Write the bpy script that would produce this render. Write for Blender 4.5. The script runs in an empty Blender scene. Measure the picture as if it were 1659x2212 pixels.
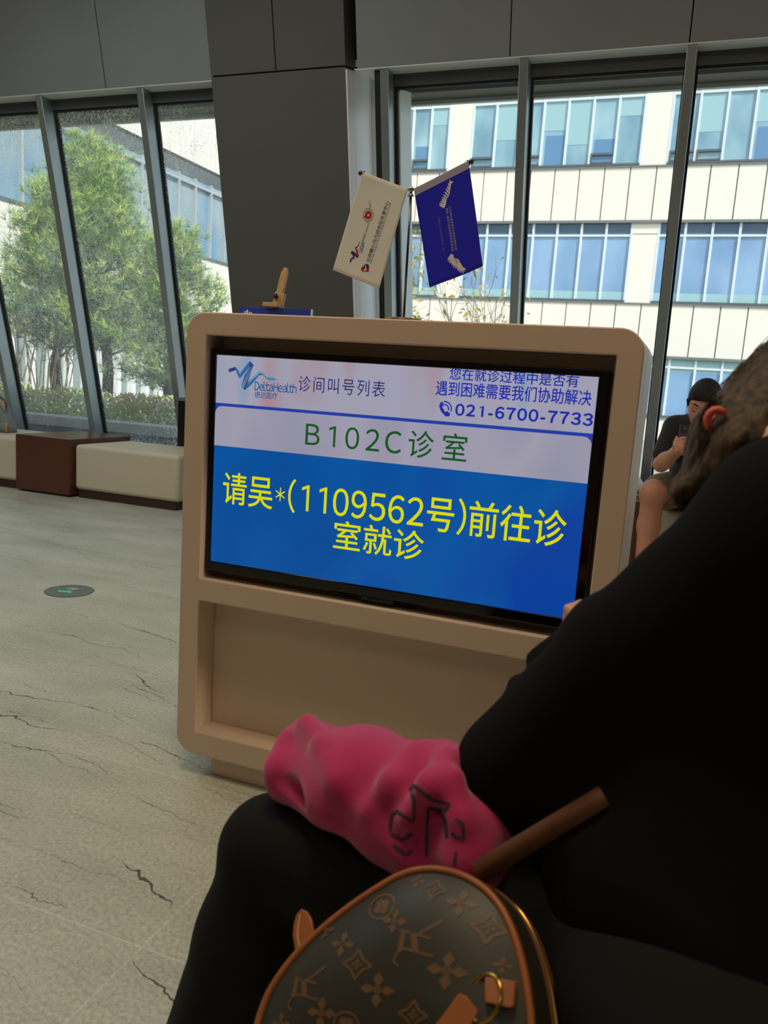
import bpy, bmesh, math, random
import numpy as np
from mathutils import Vector, Matrix
from mathutils.bvhtree import BVHTree
random.seed(7); rng = np.random.default_rng(7)
sc = bpy.context.scene
COL = sc.collection
PI = math.pi

# ---------------------------------------------------------------- camera
FPX, CX, CY, EYE = 1725.0, 829.5, 1106.0, 1.15
RM = np.array([[0.93196747, 0.11805981, -0.34278055],
               [0.35652728, -0.12694532, 0.92562043],
               [0.06576418, -0.98485876, -0.16040045]])
cam_d = bpy.data.cameras.new('camera'); cam = bpy.data.objects.new('camera', cam_d); COL.objects.link(cam)
cam_d.sensor_fit = 'VERTICAL'; cam_d.sensor_height = 36.0; cam_d.lens = FPX / 2212 * 36.0
cam_d.clip_start = 0.02; cam_d.clip_end = 300
cam_d.dof.use_dof = True; cam_d.dof.focus_distance = 2.7; cam_d.dof.aperture_fstop = 6.5
mw = Matrix.Identity(4)
for i in range(3):
    mw[i][0] = RM[i][0]; mw[i][1] = -RM[i][1]; mw[i][2] = -RM[i][2]
mw[2][3] = EYE
cam.matrix_world = mw
sc.camera = cam

# ---------------------------------------------------------------- world, sun, downlight and added fill lights, exposure
sc.view_settings.view_transform = 'Standard'; sc.view_settings.look = 'None'
sc.view_settings.exposure = 0.0; sc.view_settings.gamma = 1.0; sc.view_settings.use_curve_mapping = False
w = bpy.data.worlds.new('sky'); sc.world = w; w.use_nodes = True
nt = w.node_tree; bg = nt.nodes['Background']
sky = nt.nodes.new('ShaderNodeTexSky'); sky.sky_type = 'NISHITA'; sky.sun_disc = False
sky.sun_elevation = math.radians(48); sky.sun_rotation = math.radians(150); sky.air_density = 1.0; sky.dust_density = 2.0
nt.links.new(sky.outputs[0], bg.inputs[0]); bg.inputs[1].default_value = 0.27
sun_d = bpy.data.lights.new('sun', 'SUN'); sun_d.energy = 6.3; sun_d.angle = math.radians(0.6); sun_d.color = (1.0, 0.97, 0.93)
sun = bpy.data.objects.new('sun', sun_d); COL.objects.link(sun)
sun.rotation_euler = Vector((-0.62, 0.33, -0.71)).to_track_quat('-Z', 'Y').to_euler()
sun.location = (0, -10, 20)
for lx, ly, le, sx, lc in [(-0.9, 1.0, 66, 1.0, (1.0, 0.76, 0.50)), (-0.6, -2.0, 9, 1.6, (1.0, 0.8, 0.6)), (1.6, -2.2, 15, 1.6, (1.0, 0.76, 0.5)), (-4.9, 2.8, 58, 1.4, (0.95, 0.98, 0.96)), (-7.0, 0.6, 34, 1.4, (0.95, 0.98, 0.96)), (-3.0, 3.6, 16, 1.2, (0.95, 0.98, 0.96)), (1.6, 3.0, 14, 1.2, (0.95, 0.97, 1.0))]:
    ld = bpy.data.lights.new('downlight_and_fill', 'AREA'); ld.energy = le; ld.size = sx; ld.color = lc  # warm kiosk one is a downlight; the cool ones are unseen added fill
    lo = bpy.data.objects.new('downlight_and_fill', ld); COL.objects.link(lo); lo.location = (lx, ly, 4.55)

# ---------------------------------------------------------------- helpers
def ray(px, py):
    return Vector(RM @ np.array([(px - CX) / FPX, (py - CY) / FPX, 1.0]))
EYEV = Vector((0, 0, EYE))
def at(px, py, y=None, z=None):
    r = ray(px, py)
    t = y / r.y if y is not None else (z - EYE) / r.z
    return EYEV + r * t
def onplane(px, py, p0, n):
    r = ray(px, py); t = (Vector(p0) - EYEV).dot(Vector(n)) / r.dot(Vector(n))
    return EYEV + r * t
def W(u, v, wd):      # leaning window wall: u along it, v up its slope, wd towards the room
    return Vector((u, 6.6 - 0.2348 * v - 0.972 * wd, 0.972 * v - 0.2348 * wd))

def lin(h):
    h = h.lstrip('#'); out = []
    for i in (0, 2, 4):
        c = int(h[i:i + 2], 16) / 255
        out.append(c / 12.92 if c <= 0.04045 else ((c + 0.055) / 1.055) ** 2.4)
    return (*out, 1.0)
def mat(name, col, rough=0.5, metal=0.0, var=0.0, vscale=8.0, bump=0.0, bscale=60.0, emit=0.0, spec=0.5, sss=0.0, sheen=0.0, coat=0.0, trans=0.0):
    m = bpy.data.materials.new(name); m.use_nodes = True
    t = m.node_tree; b = t.nodes['Principled BSDF']
    c = lin(col) if isinstance(col, str) else (*col, 1.0)
    b.inputs['Base Color'].default_value = c; b.inputs['Roughness'].default_value = rough
    b.inputs['Metallic'].default_value = metal; b.inputs['Specular IOR Level'].default_value = spec
    if sss: b.inputs['Subsurface Weight'].default_value = sss; b.inputs['Subsurface Radius'].default_value = (0.02, 0.006, 0.003)
    if sheen: b.inputs['Sheen Weight'].default_value = sheen
    if coat: b.inputs['Coat Weight'].default_value = coat
    tc = t.nodes.new('ShaderNodeTexCoord')
    if var:
        n = t.nodes.new('ShaderNodeTexNoise'); n.inputs['Scale'].default_value = vscale; n.inputs['Detail'].default_value = 5
        t.links.new(tc.outputs['Object'], n.inputs['Vector'])
        mr = t.nodes.new('ShaderNodeMapRange'); mr.inputs['From Min'].default_value = 0.25; mr.inputs['From Max'].default_value = 0.75
        mr.inputs['To Min'].default_value = 1 - var; mr.inputs['To Max'].default_value = 1 + var
        t.links.new(n.outputs['Fac'], mr.inputs['Value'])
        mx = t.nodes.new('ShaderNodeMix'); mx.data_type = 'RGBA'; mx.blend_type = 'MULTIPLY'; mx.inputs[0].default_value = 1
        mx.inputs[6].default_value = c; t.links.new(mr.outputs[0], mx.inputs[7]); t.links.new(mx.outputs[2], b.inputs['Base Color'])
    if bump:
        n2 = t.nodes.new('ShaderNodeTexNoise'); n2.inputs['Scale'].default_value = bscale; n2.inputs['Detail'].default_value = 4
        t.links.new(tc.outputs['Object'], n2.inputs['Vector'])
        bp = t.nodes.new('ShaderNodeBump'); bp.inputs['Strength'].default_value = bump; bp.inputs['Distance'].default_value = 0.01
        t.links.new(n2.outputs['Fac'], bp.inputs['Height']); t.links.new(bp.outputs[0], b.inputs['Normal'])
    if emit:
        b.inputs['Base Color'].default_value = (0.01, 0.01, 0.01, 1); b.inputs['Emission Color'].default_value = c
        b.inputs['Emission Strength'].default_value = emit; b.inputs['Roughness'].default_value = 0.25
    if trans:
        tr = t.nodes.new('ShaderNodeBsdfTranslucent'); tr.inputs[0].default_value = c
        ms = t.nodes.new('ShaderNodeMixShader'); ms.inputs[0].default_value = trans
        t.links.new(b.outputs[0], ms.inputs[1]); t.links.new(tr.outputs[0], ms.inputs[2])
        t.links.new(ms.outputs[0], t.nodes['Material Output'].inputs[0])
    return m

ORG = {}
def props(o, label=None, cat=None, group=None, kind=None):
    if label: o['label'] = label
    if cat: o['category'] = cat
    if group: o['group'] = group
    if kind: o['kind'] = kind
    return o
def thing(name, loc, label, cat, group=None, kind=None):
    o = bpy.data.objects.new(name, None); COL.objects.link(o); o.location = loc; o.empty_display_size = 0.1
    ORG[o.name] = Vector(loc)
    return props(o, label, cat, group, kind)
def link(name, me, parent=None, org=None):
    o = bpy.data.objects.new(name, me); COL.objects.link(o)
    if parent is not None:
        o.parent = parent; ORG[o.name] = ORG[parent.name]
    else:
        ORG[o.name] = Vector(org or (0, 0, 0)); o.location = ORG[o.name]
    return o
class MB:
    def __init__(s): s.v = []; s.f = []; s.m = []
    def add(s, vs, fs, mi=0):
        b = len(s.v); s.v += [tuple(x) for x in vs]; s.f += [tuple(i + b for i in f) for f in fs]; s.m += [mi] * len(fs); return s
    def hexa(s, p, mi=0):
        return s.add(p, [(3, 2, 1, 0), (4, 5, 6, 7), (0, 1, 5, 4), (1, 2, 6, 5), (2, 3, 7, 6), (3, 0, 4, 7)], mi)
    def box(s, x0, x1, y0, y1, z0, z1, mi=0):
        return s.hexa([(x0, y0, z0), (x1, y0, z0), (x1, y1, z0), (x0, y1, z0), (x0, y0, z1), (x1, y0, z1), (x1, y1, z1), (x0, y1, z1)], mi)
    def wbox(s, u0, u1, v0, v1, w0, w1, mi=0):
        return s.hexa([W(u0, v0, w1), W(u1, v0, w1), W(u1, v0, w0), W(u0, v0, w0), W(u0, v1, w1), W(u1, v1, w1), W(u1, v1, w0), W(u0, v1, w0)], mi)
    def bar(s, a, b, wd, hd, up=(0, 0, 1), mi=0):
        a, b = Vector(a), Vector(b); d = (b - a).normalized(); x = d.cross(Vector(up)).normalized(); y = x.cross(d)
        x *= wd / 2; y *= hd / 2
        return s.hexa([a - x - y, a + x - y, a + x + y, a - x + y, b - x - y, b + x - y, b + x + y, b - x + y], mi)
    def tube(s, pts, r, n=8, mi=0, closed=False, cap=True):
        pts = [Vector(p) for p in pts]; N = len(pts); rs = r if hasattr(r, '__len__') else [r] * N
        rings = []; prev = None
        for i, p in enumerate(pts):
            if closed: t = pts[(i + 1) % N] - pts[i - 1]
            else: t = pts[min(i + 1, N - 1)] - pts[max(i - 1, 0)]
            t.normalize()
            if prev is None:
                a = Vector((0, 0, 1)) if abs(t.z) < 0.9 else Vector((1, 0, 0))
                x = t.cross(a).normalized()
            else:
                x = (prev - t * prev.dot(t)).normalized()
            prev = x; y = t.cross(x)
            rings.append([p + (x * math.cos(2 * PI * k / n) + y * math.sin(2 * PI * k / n)) * rs[i] for k in range(n)])
        vs = [q for rg in rings for q in rg]; fs = []
        for i in range(N if closed else N - 1):
            j = (i + 1) % N
            for k in range(n): fs.append((i * n + k, i * n + (k + 1) % n, j * n + (k + 1) % n, j * n + k))
        if cap and not closed: fs.append(tuple(range(n))[::-1]); fs.append(tuple((N - 1) * n + k for k in range(n)))
        return s.add(vs, fs, mi)
    def lathe(s, prof, c=(0, 0, 0), n=32, axis=None, mi=0):
        c = Vector(c); q = Vector((0, 0, 1)).rotation_difference(Vector(axis)) if axis is not None else None
        vs = []; fs = []
        for r, z in prof:
            for k in range(n):
                p = Vector((r * math.cos(2 * PI * k / n), r * math.sin(2 * PI * k / n), z))
                vs.append(c + (q @ p if q else p))
        for i in range(len(prof) - 1):
            for k in range(n): fs.append((i * n + k, i * n + (k + 1) % n, (i + 1) * n + (k + 1) % n, (i + 1) * n + k))
        fs.append(tuple(range(n))[::-1]); fs.append(tuple((len(prof) - 1) * n + k for k in range(n)))
        return s.add(vs, fs, mi)
    def sphere(s, c, r, n=16, mi=0):
        pr = [(max(1e-4, r * math.sin(PI * i / n)), -r * math.cos(PI * i / n)) for i in range(n + 1)]
        return s.lathe(pr, c, n * 2, None, mi)
    def prism(s, pts, d, mi=0):      # planar polygon swept by vector d
        n = len(pts); d = Vector(d); pts = [Vector(p) for p in pts]
        return s.add(pts + [p + d for p in pts], [tuple(range(n))[::-1], tuple(range(n, 2 * n))] + [(k, (k + 1) % n, n + (k + 1) % n, n + k) for k in range(n)], mi)
    def build(s, name, mats, parent=None, org=None, smooth=False, bevel=0, seg=2):
        o3 = ORG[parent.name] if parent is not None else Vector(org or (0, 0, 0))
        me = bpy.data.meshes.new(name)
        me.from_pydata([(x - o3.x, y - o3.y, z - o3.z) for x, y, z in s.v], [], s.f)
        mats = mats if isinstance(mats, (list, tuple)) else [mats]
        for m in mats: me.materials.append(m)
        if len(mats) > 1: me.polygons.foreach_set('material_index', s.m)
        if smooth: me.polygons.foreach_set('use_smooth', [True] * len(me.polygons))
        bm = bmesh.new(); bm.from_mesh(me); bmesh.ops.recalc_face_normals(bm, faces=bm.faces); bm.to_mesh(me); bm.free()
        me.update()
        o = link(name, me, parent, org)
        if bevel:
            b = o.modifiers.new('bevel', 'BEVEL'); b.width = bevel; b.segments = seg; b.limit_method = 'ANGLE'; b.angle_limit = 0.6
            b.harden_normals = False
            me.polygons.foreach_set('use_smooth', [True] * len(me.polygons))
            try: me.set_sharp_from_angle(angle=0.9)
            except Exception: pass
        return o

# --- implicit solids: rounded cones and ellipsoids blended together, meshed by surface nets
def rc(a, b, ra, rb):
    a = np.array(a, float); b = np.array(b, float)
    def f(P):
        ab = b - a; h = np.clip(((P - a) @ ab) / max(ab @ ab, 1e-12), 0, 1)
        return np.linalg.norm(P - a - h[:, None] * ab, axis=1) - (ra + (rb - ra) * h)
    f.bb = (np.minimum(a - ra, b - rb), np.maximum(a + ra, b + rb)); return f
def ell(c, r, R=None):
    c = np.array(c, float); r = np.array(r, float); Rm = np.eye(3) if R is None else np.array(R)
    def f(P):
        q = (P - c) @ Rm; k0 = np.linalg.norm(q / r, axis=1); k1 = np.linalg.norm(q / (r * r), axis=1)
        return k0 * (k0 - 1) / np.maximum(k1, 1e-9)
    m = r.max(); f.bb = (c - m, c + m); return f
def smin(d1, d2, k):
    h = np.clip(0.5 + 0.5 * (d2 - d1) / k, 0, 1); return d2 * (1 - h) + d1 * h - k * h * (1 - h)
def solid(name, prims, res, mats, parent=None, k=0.02, cut=(), disp=None, org=None, smooth_it=0):
    lo = np.min([p[0].bb[0] if isinstance(p, tuple) else p.bb[0] for p in prims], 0) - 2.5 * res
    hi = np.max([p[0].bb[1] if isinstance(p, tuple) else p.bb[1] for p in prims], 0) + 2.5 * res
    n = np.ceil((hi - lo) / res).astype(int) + 1
    g = np.stack(np.meshgrid(*[lo[i] + res * np.arange(n[i]) for i in range(3)], indexing='ij'), -1).reshape(-1, 3)
    D = np.full(len(g), 1e3)
    for p in prims:
        f, kk = p if isinstance(p, tuple) else (p, k)
        m = np.all((g > f.bb[0] - kk - 3 * res) & (g < f.bb[1] + kk + 3 * res), 1)
        if not m.any(): continue
        D[m] = smin(D[m], f(g[m]), kk) if kk > 0 else np.minimum(D[m], f(g[m]))
    for f, kk in cut:
        m = D < 0.2
        D[m] = -smin(-D[m], f(g[m]), kk)
    if disp is not None:
        m = np.abs(D) < 0.06; D[m] += disp(g[m])
    V = D.reshape(n); ins = V < 0
    cells = np.zeros(n - 1, int)
    corners = [(i, j, l) for i in (0, 1) for j in (0, 1) for l in (0, 1)]
    sl = lambda o: tuple(slice(o[q], n[q] - 1 + o[q]) for q in range(3))
    for o in corners: cells += ins[sl(o)]
    act = (cells > 0) & (cells < 8)
    idx = -np.ones(n - 1, int); idx[act] = np.arange(act.sum())
    base = np.argwhere(act); acc = np.zeros((len(base), 3)); cnt = np.zeros(len(base))
    for a in corners:
        for ax in range(3):
            if a[ax]: continue
            b = list(a); b[ax] = 1
            va = V[sl(a)][act]; vb = V[sl(b)][act]; x = (va < 0) != (vb < 0)
            t = np.where(x, va / np.where(x, va - vb, 1), 0)
            pt = np.tile(np.array(a, float), (len(base), 1)); pt[:, ax] = t
            acc[x] += pt[x]; cnt[x] += 1
    vs = lo + res * (base + acc / cnt[:, None])
    fs = []
    for ax in range(3):
        b, c = (ax + 1) % 3, (ax + 2) % 3
        s0 = [slice(1, n[q] - 1) for q in range(3)]; s0[ax] = slice(0, n[ax] - 1)
        s1 = list(s0); s1[ax] = slice(1, n[ax])
        A = ins[tuple(s0)]; B = ins[tuple(s1)]
        e = np.argwhere(A != B)
        if not len(e): continue
        flip = A[A != B]
        off = np.ones(3, int); off[ax] = 0
        e = e + off
        def id_(db, dc):
            q = e.copy(); q[:, b] -= db; q[:, c] -= dc; return idx[q[:, 0], q[:, 1], q[:, 2]]
        qd = np.stack([id_(1, 1), id_(0, 1), id_(0, 0), id_(1, 0)], 1)
        qd[~flip] = qd[~flip][:, ::-1]; fs.append(qd)
    fs = np.concatenate(fs)
    o3 = np.array(ORG[parent.name]) if parent is not None else np.array(org or (0, 0, 0))
    me = bpy.data.meshes.new(name); me.from_pydata((vs - o3).tolist(), [], fs.tolist())
    for m in (mats if isinstance(mats, (list, tuple)) else [mats]): me.materials.append(m)
    me.polygons.foreach_set('use_smooth', [True] * len(me.polygons)); me.update()
    o = link(name, me, parent, org)
    sm = o.modifiers.new('relax', 'SMOOTH'); sm.factor = 0.5; sm.iterations = 3 + smooth_it
    return o
def rotm(fwd, up=(0, 0, 1)):     # columns: side, fwd, up
    f = Vector(fwd).normalized(); s = f.cross(Vector(up)).normalized(); u = s.cross(f)
    return np.array([[s.x, f.x, u.x], [s.y, f.y, u.y], [s.z, f.z, u.z]])

GLYPH = {}
def glyph(ch, bold):
    """outline of one character; heavier weights are struck several times, slightly shifted"""
    if (ch, bold) not in GLYPH:
        c = bpy.data.curves.new('lettering', 'FONT'); c.body = ch; c.size = 1; c.resolution_u = 4
        o = bpy.data.objects.new('lettering', c); COL.objects.link(o); bpy.context.view_layer.update()
        me = bpy.data.meshes.new_from_object(o.evaluated_get(bpy.context.evaluated_depsgraph_get()))
        v = np.array([q.co[:2] for q in me.vertices]); f = [tuple(p.vertices) for p in me.polygons]
        bpy.data.objects.remove(o); bpy.data.curves.remove(c); bpy.data.meshes.remove(me)
        if bold:
            offs = [(bold * math.cos(a), bold * math.sin(a)) for a in np.linspace(0, 2 * PI, 9)[:-1]]
            f = [tuple(q + k * len(v) for q in t) for k in range(8) for t in f]; v = np.concatenate([v + d for d in offs])
        GLYPH[(ch, bold)] = (v, f)
    return GLYPH[(ch, bold)]
def ONE(b):       # plain figure one without a foot
    w = 0.085 + 2 * b; x = 0.55
    return np.array([(x - w, 0), (x, 0), (x, 0.735), (x - 0.05, 0.735), (x - 0.27, 0.655), (x - 0.27, 0.575 - b), (x - w, 0.635)]), [(0, 1, 2, 6), (2, 3, 4, 5, 6)]
def text_polys(body, bold=0.0, space=1.0, wide=True):
    """lettering scaled to the unit square; figures are set from the full-width forms, spaced as in print"""
    pen = 0; VS = []; FS = []; nb = 0
    for ch in body:
        if ch == ' ': pen += 0.3; continue
        cjk = ord(ch) > 0x2000
        if ch == '1' and wide: GLYPH[('\uff11', bold)] = ONE(bold)
        g = chr(ord(ch) + 0xFEE0) if wide and not cjk and ch != '-' else ch
        v, f = glyph(g, bold); lo, hi = v[:, 0].min(), v[:, 0].max()
        if cjk: adv = 1.0; x0 = pen + (adv * space - 1) / 2
        else:
            adv = {'*': 0.5, '(': 0.36, ')': 0.36, '-': 0.42, 'l': 0.30, 'i': 0.30, 't': 0.40, 'f': 0.38, 'r': 0.42, 'M': 0.9, 'm': 0.9}.get(ch, 0.64 if ch.isdigit() or ch.isupper() else 0.58)
            x0 = pen + adv * space / 2 - (lo + hi) / 2
        if ch == '*': v = (v - v.mean(0)) * 0.5 + v.mean(0); lo, hi = v[:, 0].min(), v[:, 0].max()
        VS.append(v + (x0, 0)); FS += [tuple(i + nb for i in t) for t in f]; nb += len(v); pen += adv * space
    vs = np.concatenate(VS); lo, hi = vs.min(0), vs.max(0); return (vs - lo) / (hi - lo), FS
def put_text(mb, body, O, U, V, bold=0.0, space=1.0, mi=0):   # fills the parallelogram O, O+U, O+V
    vs, fs = text_polys(body, bold, space); O, U, V = Vector(O), Vector(U), Vector(V)
    mb.add([O + U * a + V * b for a, b in vs.tolist()], fs, mi)

# ---------------------------------------------------------------- materials
M = {}
M['panel'] = mat('dark grey wall panel', '#85898a', 0.55, var=0.05, vscale=2)
M['column'] = mat('charcoal column panel', '#565652', 0.6, var=0.04, vscale=2)
M['gap'] = mat('dark joint', '#101110', 0.9)
M['mullion'] = mat('grey aluminium', '#a3afb3', 0.28, metal=0.70, var=0.04)
M['rail'] = mat('dark grey head rail', '#484d4e', 0.45); M['gasket'] = mat('black rubber gasket', '#0b0c0c', 0.7)
M['alu'] = mat('pale aluminium', '#eef3f3', 0.4, metal=0.1)
M['cream'] = mat('cream lacquer', '#dac4b0', 0.42, var=0.02, vscale=3)
M['cream_leather'] = mat('cream leather', '#cfc6ae', 0.5, bump=0.05, bscale=300)
M['brown_wood'] = mat('dark reddish brown wood veneer', '#5a3223', 0.28, var=0.12, vscale=6)
M['plinth'] = mat('dark brown plinth', '#3a231a', 0.5)
M['black'] = mat('black plastic', '#0a0a0b', 0.3)
M['gloss'] = mat('glossy black bezel', '#060607', 0.12)
M['white'] = mat('white paint', '#e9e9e6', 0.5)
M['ceiling'] = mat('white ceiling paint', '#b9b4aa', 0.8)
M['interior'] = mat('interior wall paint', '#8c7a64', 0.8)

def floor_mat():
    m = bpy.data.materials.new('worn limestone floor'); m.use_nodes = True; t = m.node_tree; b = t.nodes['Principled BSDF']
    N = t.nodes.new; L = t.links.new
    tc = N('ShaderNodeTexCoord')
    mp = N('ShaderNodeMapping'); mp.inputs['Scale'].default_value = (1.1, 3.2, 1); mp.inputs['Rotation'].default_value = (0, 0, 0.12)
    L(tc.outputs['Object'], mp.inputs[0])
    n1 = N('ShaderNodeTexNoise'); n1.inputs['Scale'].default_value = 1.3; n1.inputs['Detail'].default_value = 8; n1.inputs['Roughness'].default_value = 0.65
    L(mp.outputs[0], n1.inputs['Vector'])
    r1 = N('ShaderNodeValToRGB'); r1.color_ramp.elements[0].position = 0.3; r1.color_ramp.elements[0].color = lin('#acb1a0')
    r1.color_ramp.elements[1].position = 0.72; r1.color_ramp.elements[1].color = lin('#cbcdbf')
    L(n1.outputs['Fac'], r1.inputs[0])
    # broken dark cracks running along the room
    sx = N('ShaderNodeSeparateXYZ'); L(tc.outputs['Object'], sx.inputs[0])
    def M2(op, a, b_):
        m_ = N('ShaderNodeMath'); m_.operation = op
        for k, v in enumerate((a, b_)):
            if v is None: continue
            if isinstance(v, (int, float)): m_.inputs[k].default_value = v
            else: L(v, m_.inputs[k])
        return m_.outputs[0]
    def NZ(scale, detail, stretch):
        mp_ = N('ShaderNodeMapping'); mp_.inputs['Scale'].default_value = stretch; L(tc.outputs['Object'], mp_.inputs[0])
        n_ = N('ShaderNodeTexNoise'); n_.inputs['Scale'].default_value = scale; n_.inputs['Detail'].default_value = detail; L(mp_.outputs[0], n_.inputs['Vector']); return n_.outputs['Fac']
    lines = None
    for fr_, wob, th_, off_ in ((2.3, 1.5, 0.0050, 0.0), (4.1, 2.2, 0.0055, 7.3), (6.3, 2.6, 0.0050, 13.9)):
        v_ = M2('MULTIPLY', sx.outputs['Y'], fr_); v_ = M2('ADD', v_, M2('MULTIPLY', sx.outputs['X'], 0.16 * fr_))
        v_ = M2('ADD', v_, M2('MULTIPLY', NZ(0.9 + off_ * 0.02, 2, (1, 1, 1)), wob)); v_ = M2('ADD', v_, M2('MULTIPLY', NZ(9 + off_, 4, (1, 1, 1)), 0.22)); v_ = M2('ADD', v_, off_)
        fz = M2('FRACT', v_, None); fz = M2('ABSOLUTE', M2('SUBTRACT', fz, 0.5), None)
        br_ = NZ(3.2 + off_ * 0.1, 6, (0.55, 2.2, 1)); mr_ = N('ShaderNodeMapRange'); mr_.inputs['From Min'].default_value = 0.49; mr_.inputs['From Max'].default_value = 0.66; mr_.inputs['To Max'].default_value = th_ * 1.5; L(br_, mr_.inputs['Value'])
        ln_ = M2('LESS_THAN', fz, mr_.outputs[0]); lines = ln_ if lines is None else M2('MAXIMUM', lines, ln_)
    cm = N('ShaderNodeMath'); cm.operation = 'MULTIPLY'; cm.inputs[1].default_value = 0.85; L(lines, cm.inputs[0])
    # tile joints
    br = N('ShaderNodeTexBrick'); br.offset = 0.0; br.inputs['Scale'].default_value = 1.0; br.inputs['Brick Width'].default_value = 0.9; br.inputs['Row Height'].default_value = 0.6
    br.inputs['Mortar Size'].default_value = 0.0025; br.inputs['Color1'].default_value = (0, 0, 0, 1); br.inputs['Color2'].default_value = (0, 0, 0, 1); br.inputs['Mortar'].default_value = (1, 1, 1, 1)
    L(tc.outputs['Object'], br.inputs['Vector'])
    mx = N('ShaderNodeMix'); mx.data_type = 'RGBA'; L(cm.outputs[0], mx.inputs[0]); gn = N('ShaderNodeTexNoise'); gn.inputs['Scale'].default_value = 95; gn.inputs['Detail'].default_value = 4; gn.inputs['Roughness'].default_value = 0.7; L(tc.outputs['Object'], gn.inputs['Vector'])
    gm_ = N('ShaderNodeMapRange'); gm_.inputs['From Min'].default_value = 0.3; gm_.inputs['From Max'].default_value = 0.7; gm_.inputs['To Min'].default_value = 0.66; gm_.inputs['To Max'].default_value = 1.14; L(gn.outputs['Fac'], gm_.inputs['Value'])
    gx = N('ShaderNodeMix'); gx.data_type = 'RGBA'; gx.blend_type = 'MULTIPLY'; gx.inputs[0].default_value = 1; L(r1.outputs[0], gx.inputs[6]); L(gm_.outputs[0], gx.inputs[7])
    L(gx.outputs[2], mx.inputs[6]); mx.inputs[7].default_value = lin('#1d1a14')
    mx2 = N('ShaderNodeMix'); mx2.data_type = 'RGBA'; mu = N('ShaderNodeMath'); mu.operation = 'MULTIPLY'; mu.inputs[1].default_value = 0.3
    L(br.outputs['Color'], mu.inputs[0]); L(mu.outputs[0], mx2.inputs[0]); L(mx.outputs[2], mx2.inputs[6]); mx2.inputs[7].default_value = lin('#e6e4da')
    L(mx2.outputs[2], b.inputs['Base Color'])
    rr = N('ShaderNodeMapRange'); rr.inputs['To Min'].default_value = 0.22; rr.inputs['To Max'].default_value = 0.5; L(n1.outputs['Fac'], rr.inputs[0]); L(rr.outputs[0], b.inputs['Roughness'])
    n4 = N('ShaderNodeTexNoise'); n4.inputs['Scale'].default_value = 85; n4.inputs['Detail'].default_value = 3; L(tc.outputs['Object'], n4.inputs['Vector'])
    hs = N('ShaderNodeMath'); hs.operation = 'SUBTRACT'; L(n4.outputs['Fac'], hs.inputs[0]); L(cm.outputs[0], hs.inputs[1])
    bp = N('ShaderNodeBump'); bp.inputs['Strength'].default_value = 0.5; bp.inputs['Distance'].default_value = 0.006; L(hs.outputs[0], bp.inputs['Height']); L(bp.outputs[0], b.inputs['Normal'])
    return m
M['floor'] = floor_mat()

def glass_mat(name, drops):
    m = bpy.data.materials.new(name); m.use_nodes = True; t = m.node_tree; N = t.nodes.new; L = t.links.new
    out = t.nodes['Material Output']; t.nodes.remove(t.nodes['Principled BSDF'])
    tr = N('ShaderNodeBsdfTransparent'); tr.inputs[0].default_value = (0.93, 0.965, 0.955, 1)
    gl = N('ShaderNodeBsdfGlossy'); gl.inputs['Roughness'].default_value = 0.01
    m1 = N('ShaderNodeMixShader'); m1.inputs[0].default_value = 0.045; L(tr.outputs[0], m1.inputs[1]); L(gl.outputs[0], m1.inputs[2])
    if not drops:
        L(m1.outputs[0], out.inputs[0]); return m
    tc = N('ShaderNodeTexCoord')
    vo = N('ShaderNodeTexVoronoi'); vo.inputs['Scale'].default_value = 80; L(tc.outputs['Object'], vo.inputs['Vector'])
    d = N('ShaderNodeMapRange'); d.inputs['From Min'].default_value = 0.26; d.inputs['From Max'].default_value = 0.40; d.inputs['To Min'].default_value = 1; d.inputs['To Max'].default_value = 0; L(vo.outputs['Distance'], d.inputs[0])
    sep = N('ShaderNodeSeparateColor'); L(vo.outputs['Color'], sep.inputs[0])
    gt = N('ShaderNodeMath'); gt.operation = 'GREATER_THAN'; gt.inputs[1].default_value = 0.35; L(sep.outputs[0], gt.inputs[0])
    a = N('ShaderNodeMath'); a.operation = 'MULTIPLY'; L(d.outputs[0], a.inputs[0]); L(gt.outputs[0], a.inputs[1])
    mp = N('ShaderNodeMapping'); mp.inputs['Scale'].default_value = (60, 60, 3.0); L(tc.outputs['Object'], mp.inputs[0])
    st = N('ShaderNodeTexNoise'); st.inputs['Scale'].default_value = 1; st.inputs['Detail'].default_value = 4; L(mp.outputs[0], st.inputs['Vector'])
    sr = N('ShaderNodeMapRange'); sr.inputs['From Min'].default_value = 0.56; sr.inputs['From Max'].default_value = 0.76; sr.inputs['To Max'].default_value = 0.75; L(st.outputs['Fac'], sr.inputs[0])
    ln = N('ShaderNodeTexNoise'); ln.inputs['Scale'].default_value = 1.6; L(tc.outputs['Object'], ln.inputs['Vector'])
    lr = N('ShaderNodeMapRange'); lr.inputs['From Min'].default_value = 0.35; lr.inputs['From Max'].default_value = 0.6; L(ln.outputs['Fac'], lr.inputs[0])
    mxm = N('ShaderNodeMath'); mxm.operation = 'MAXIMUM'; L(a.outputs[0], mxm.inputs[0]); L(sr.outputs[0], mxm.inputs[1])
    f1 = N('ShaderNodeMath'); f1.operation = 'MULTIPLY'; L(mxm.outputs[0], f1.inputs[0]); L(lr.outputs[0], f1.inputs[1])
    f2 = N('ShaderNodeMath'); f2.operation = 'MULTIPLY_ADD'; f2.inputs[1].default_value = drops; f2.inputs[2].default_value = 0.06; L(f1.outputs[0], f2.inputs[0])
    tl = N('ShaderNodeBsdfTranslucent'); tl.inputs[0].default_value = (0.95, 0.98, 0.96, 1)
    m2 = N('ShaderNodeMixShader'); L(f2.outputs[0], m2.inputs[0]); L(m1.outputs[0], m2.inputs[1]); L(tl.outputs[0], m2.inputs[2])
    L(m2.outputs[0], out.inputs[0]); return m
M['glass_wet'] = glass_mat('rain spotted window glass', 0.66)
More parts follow.
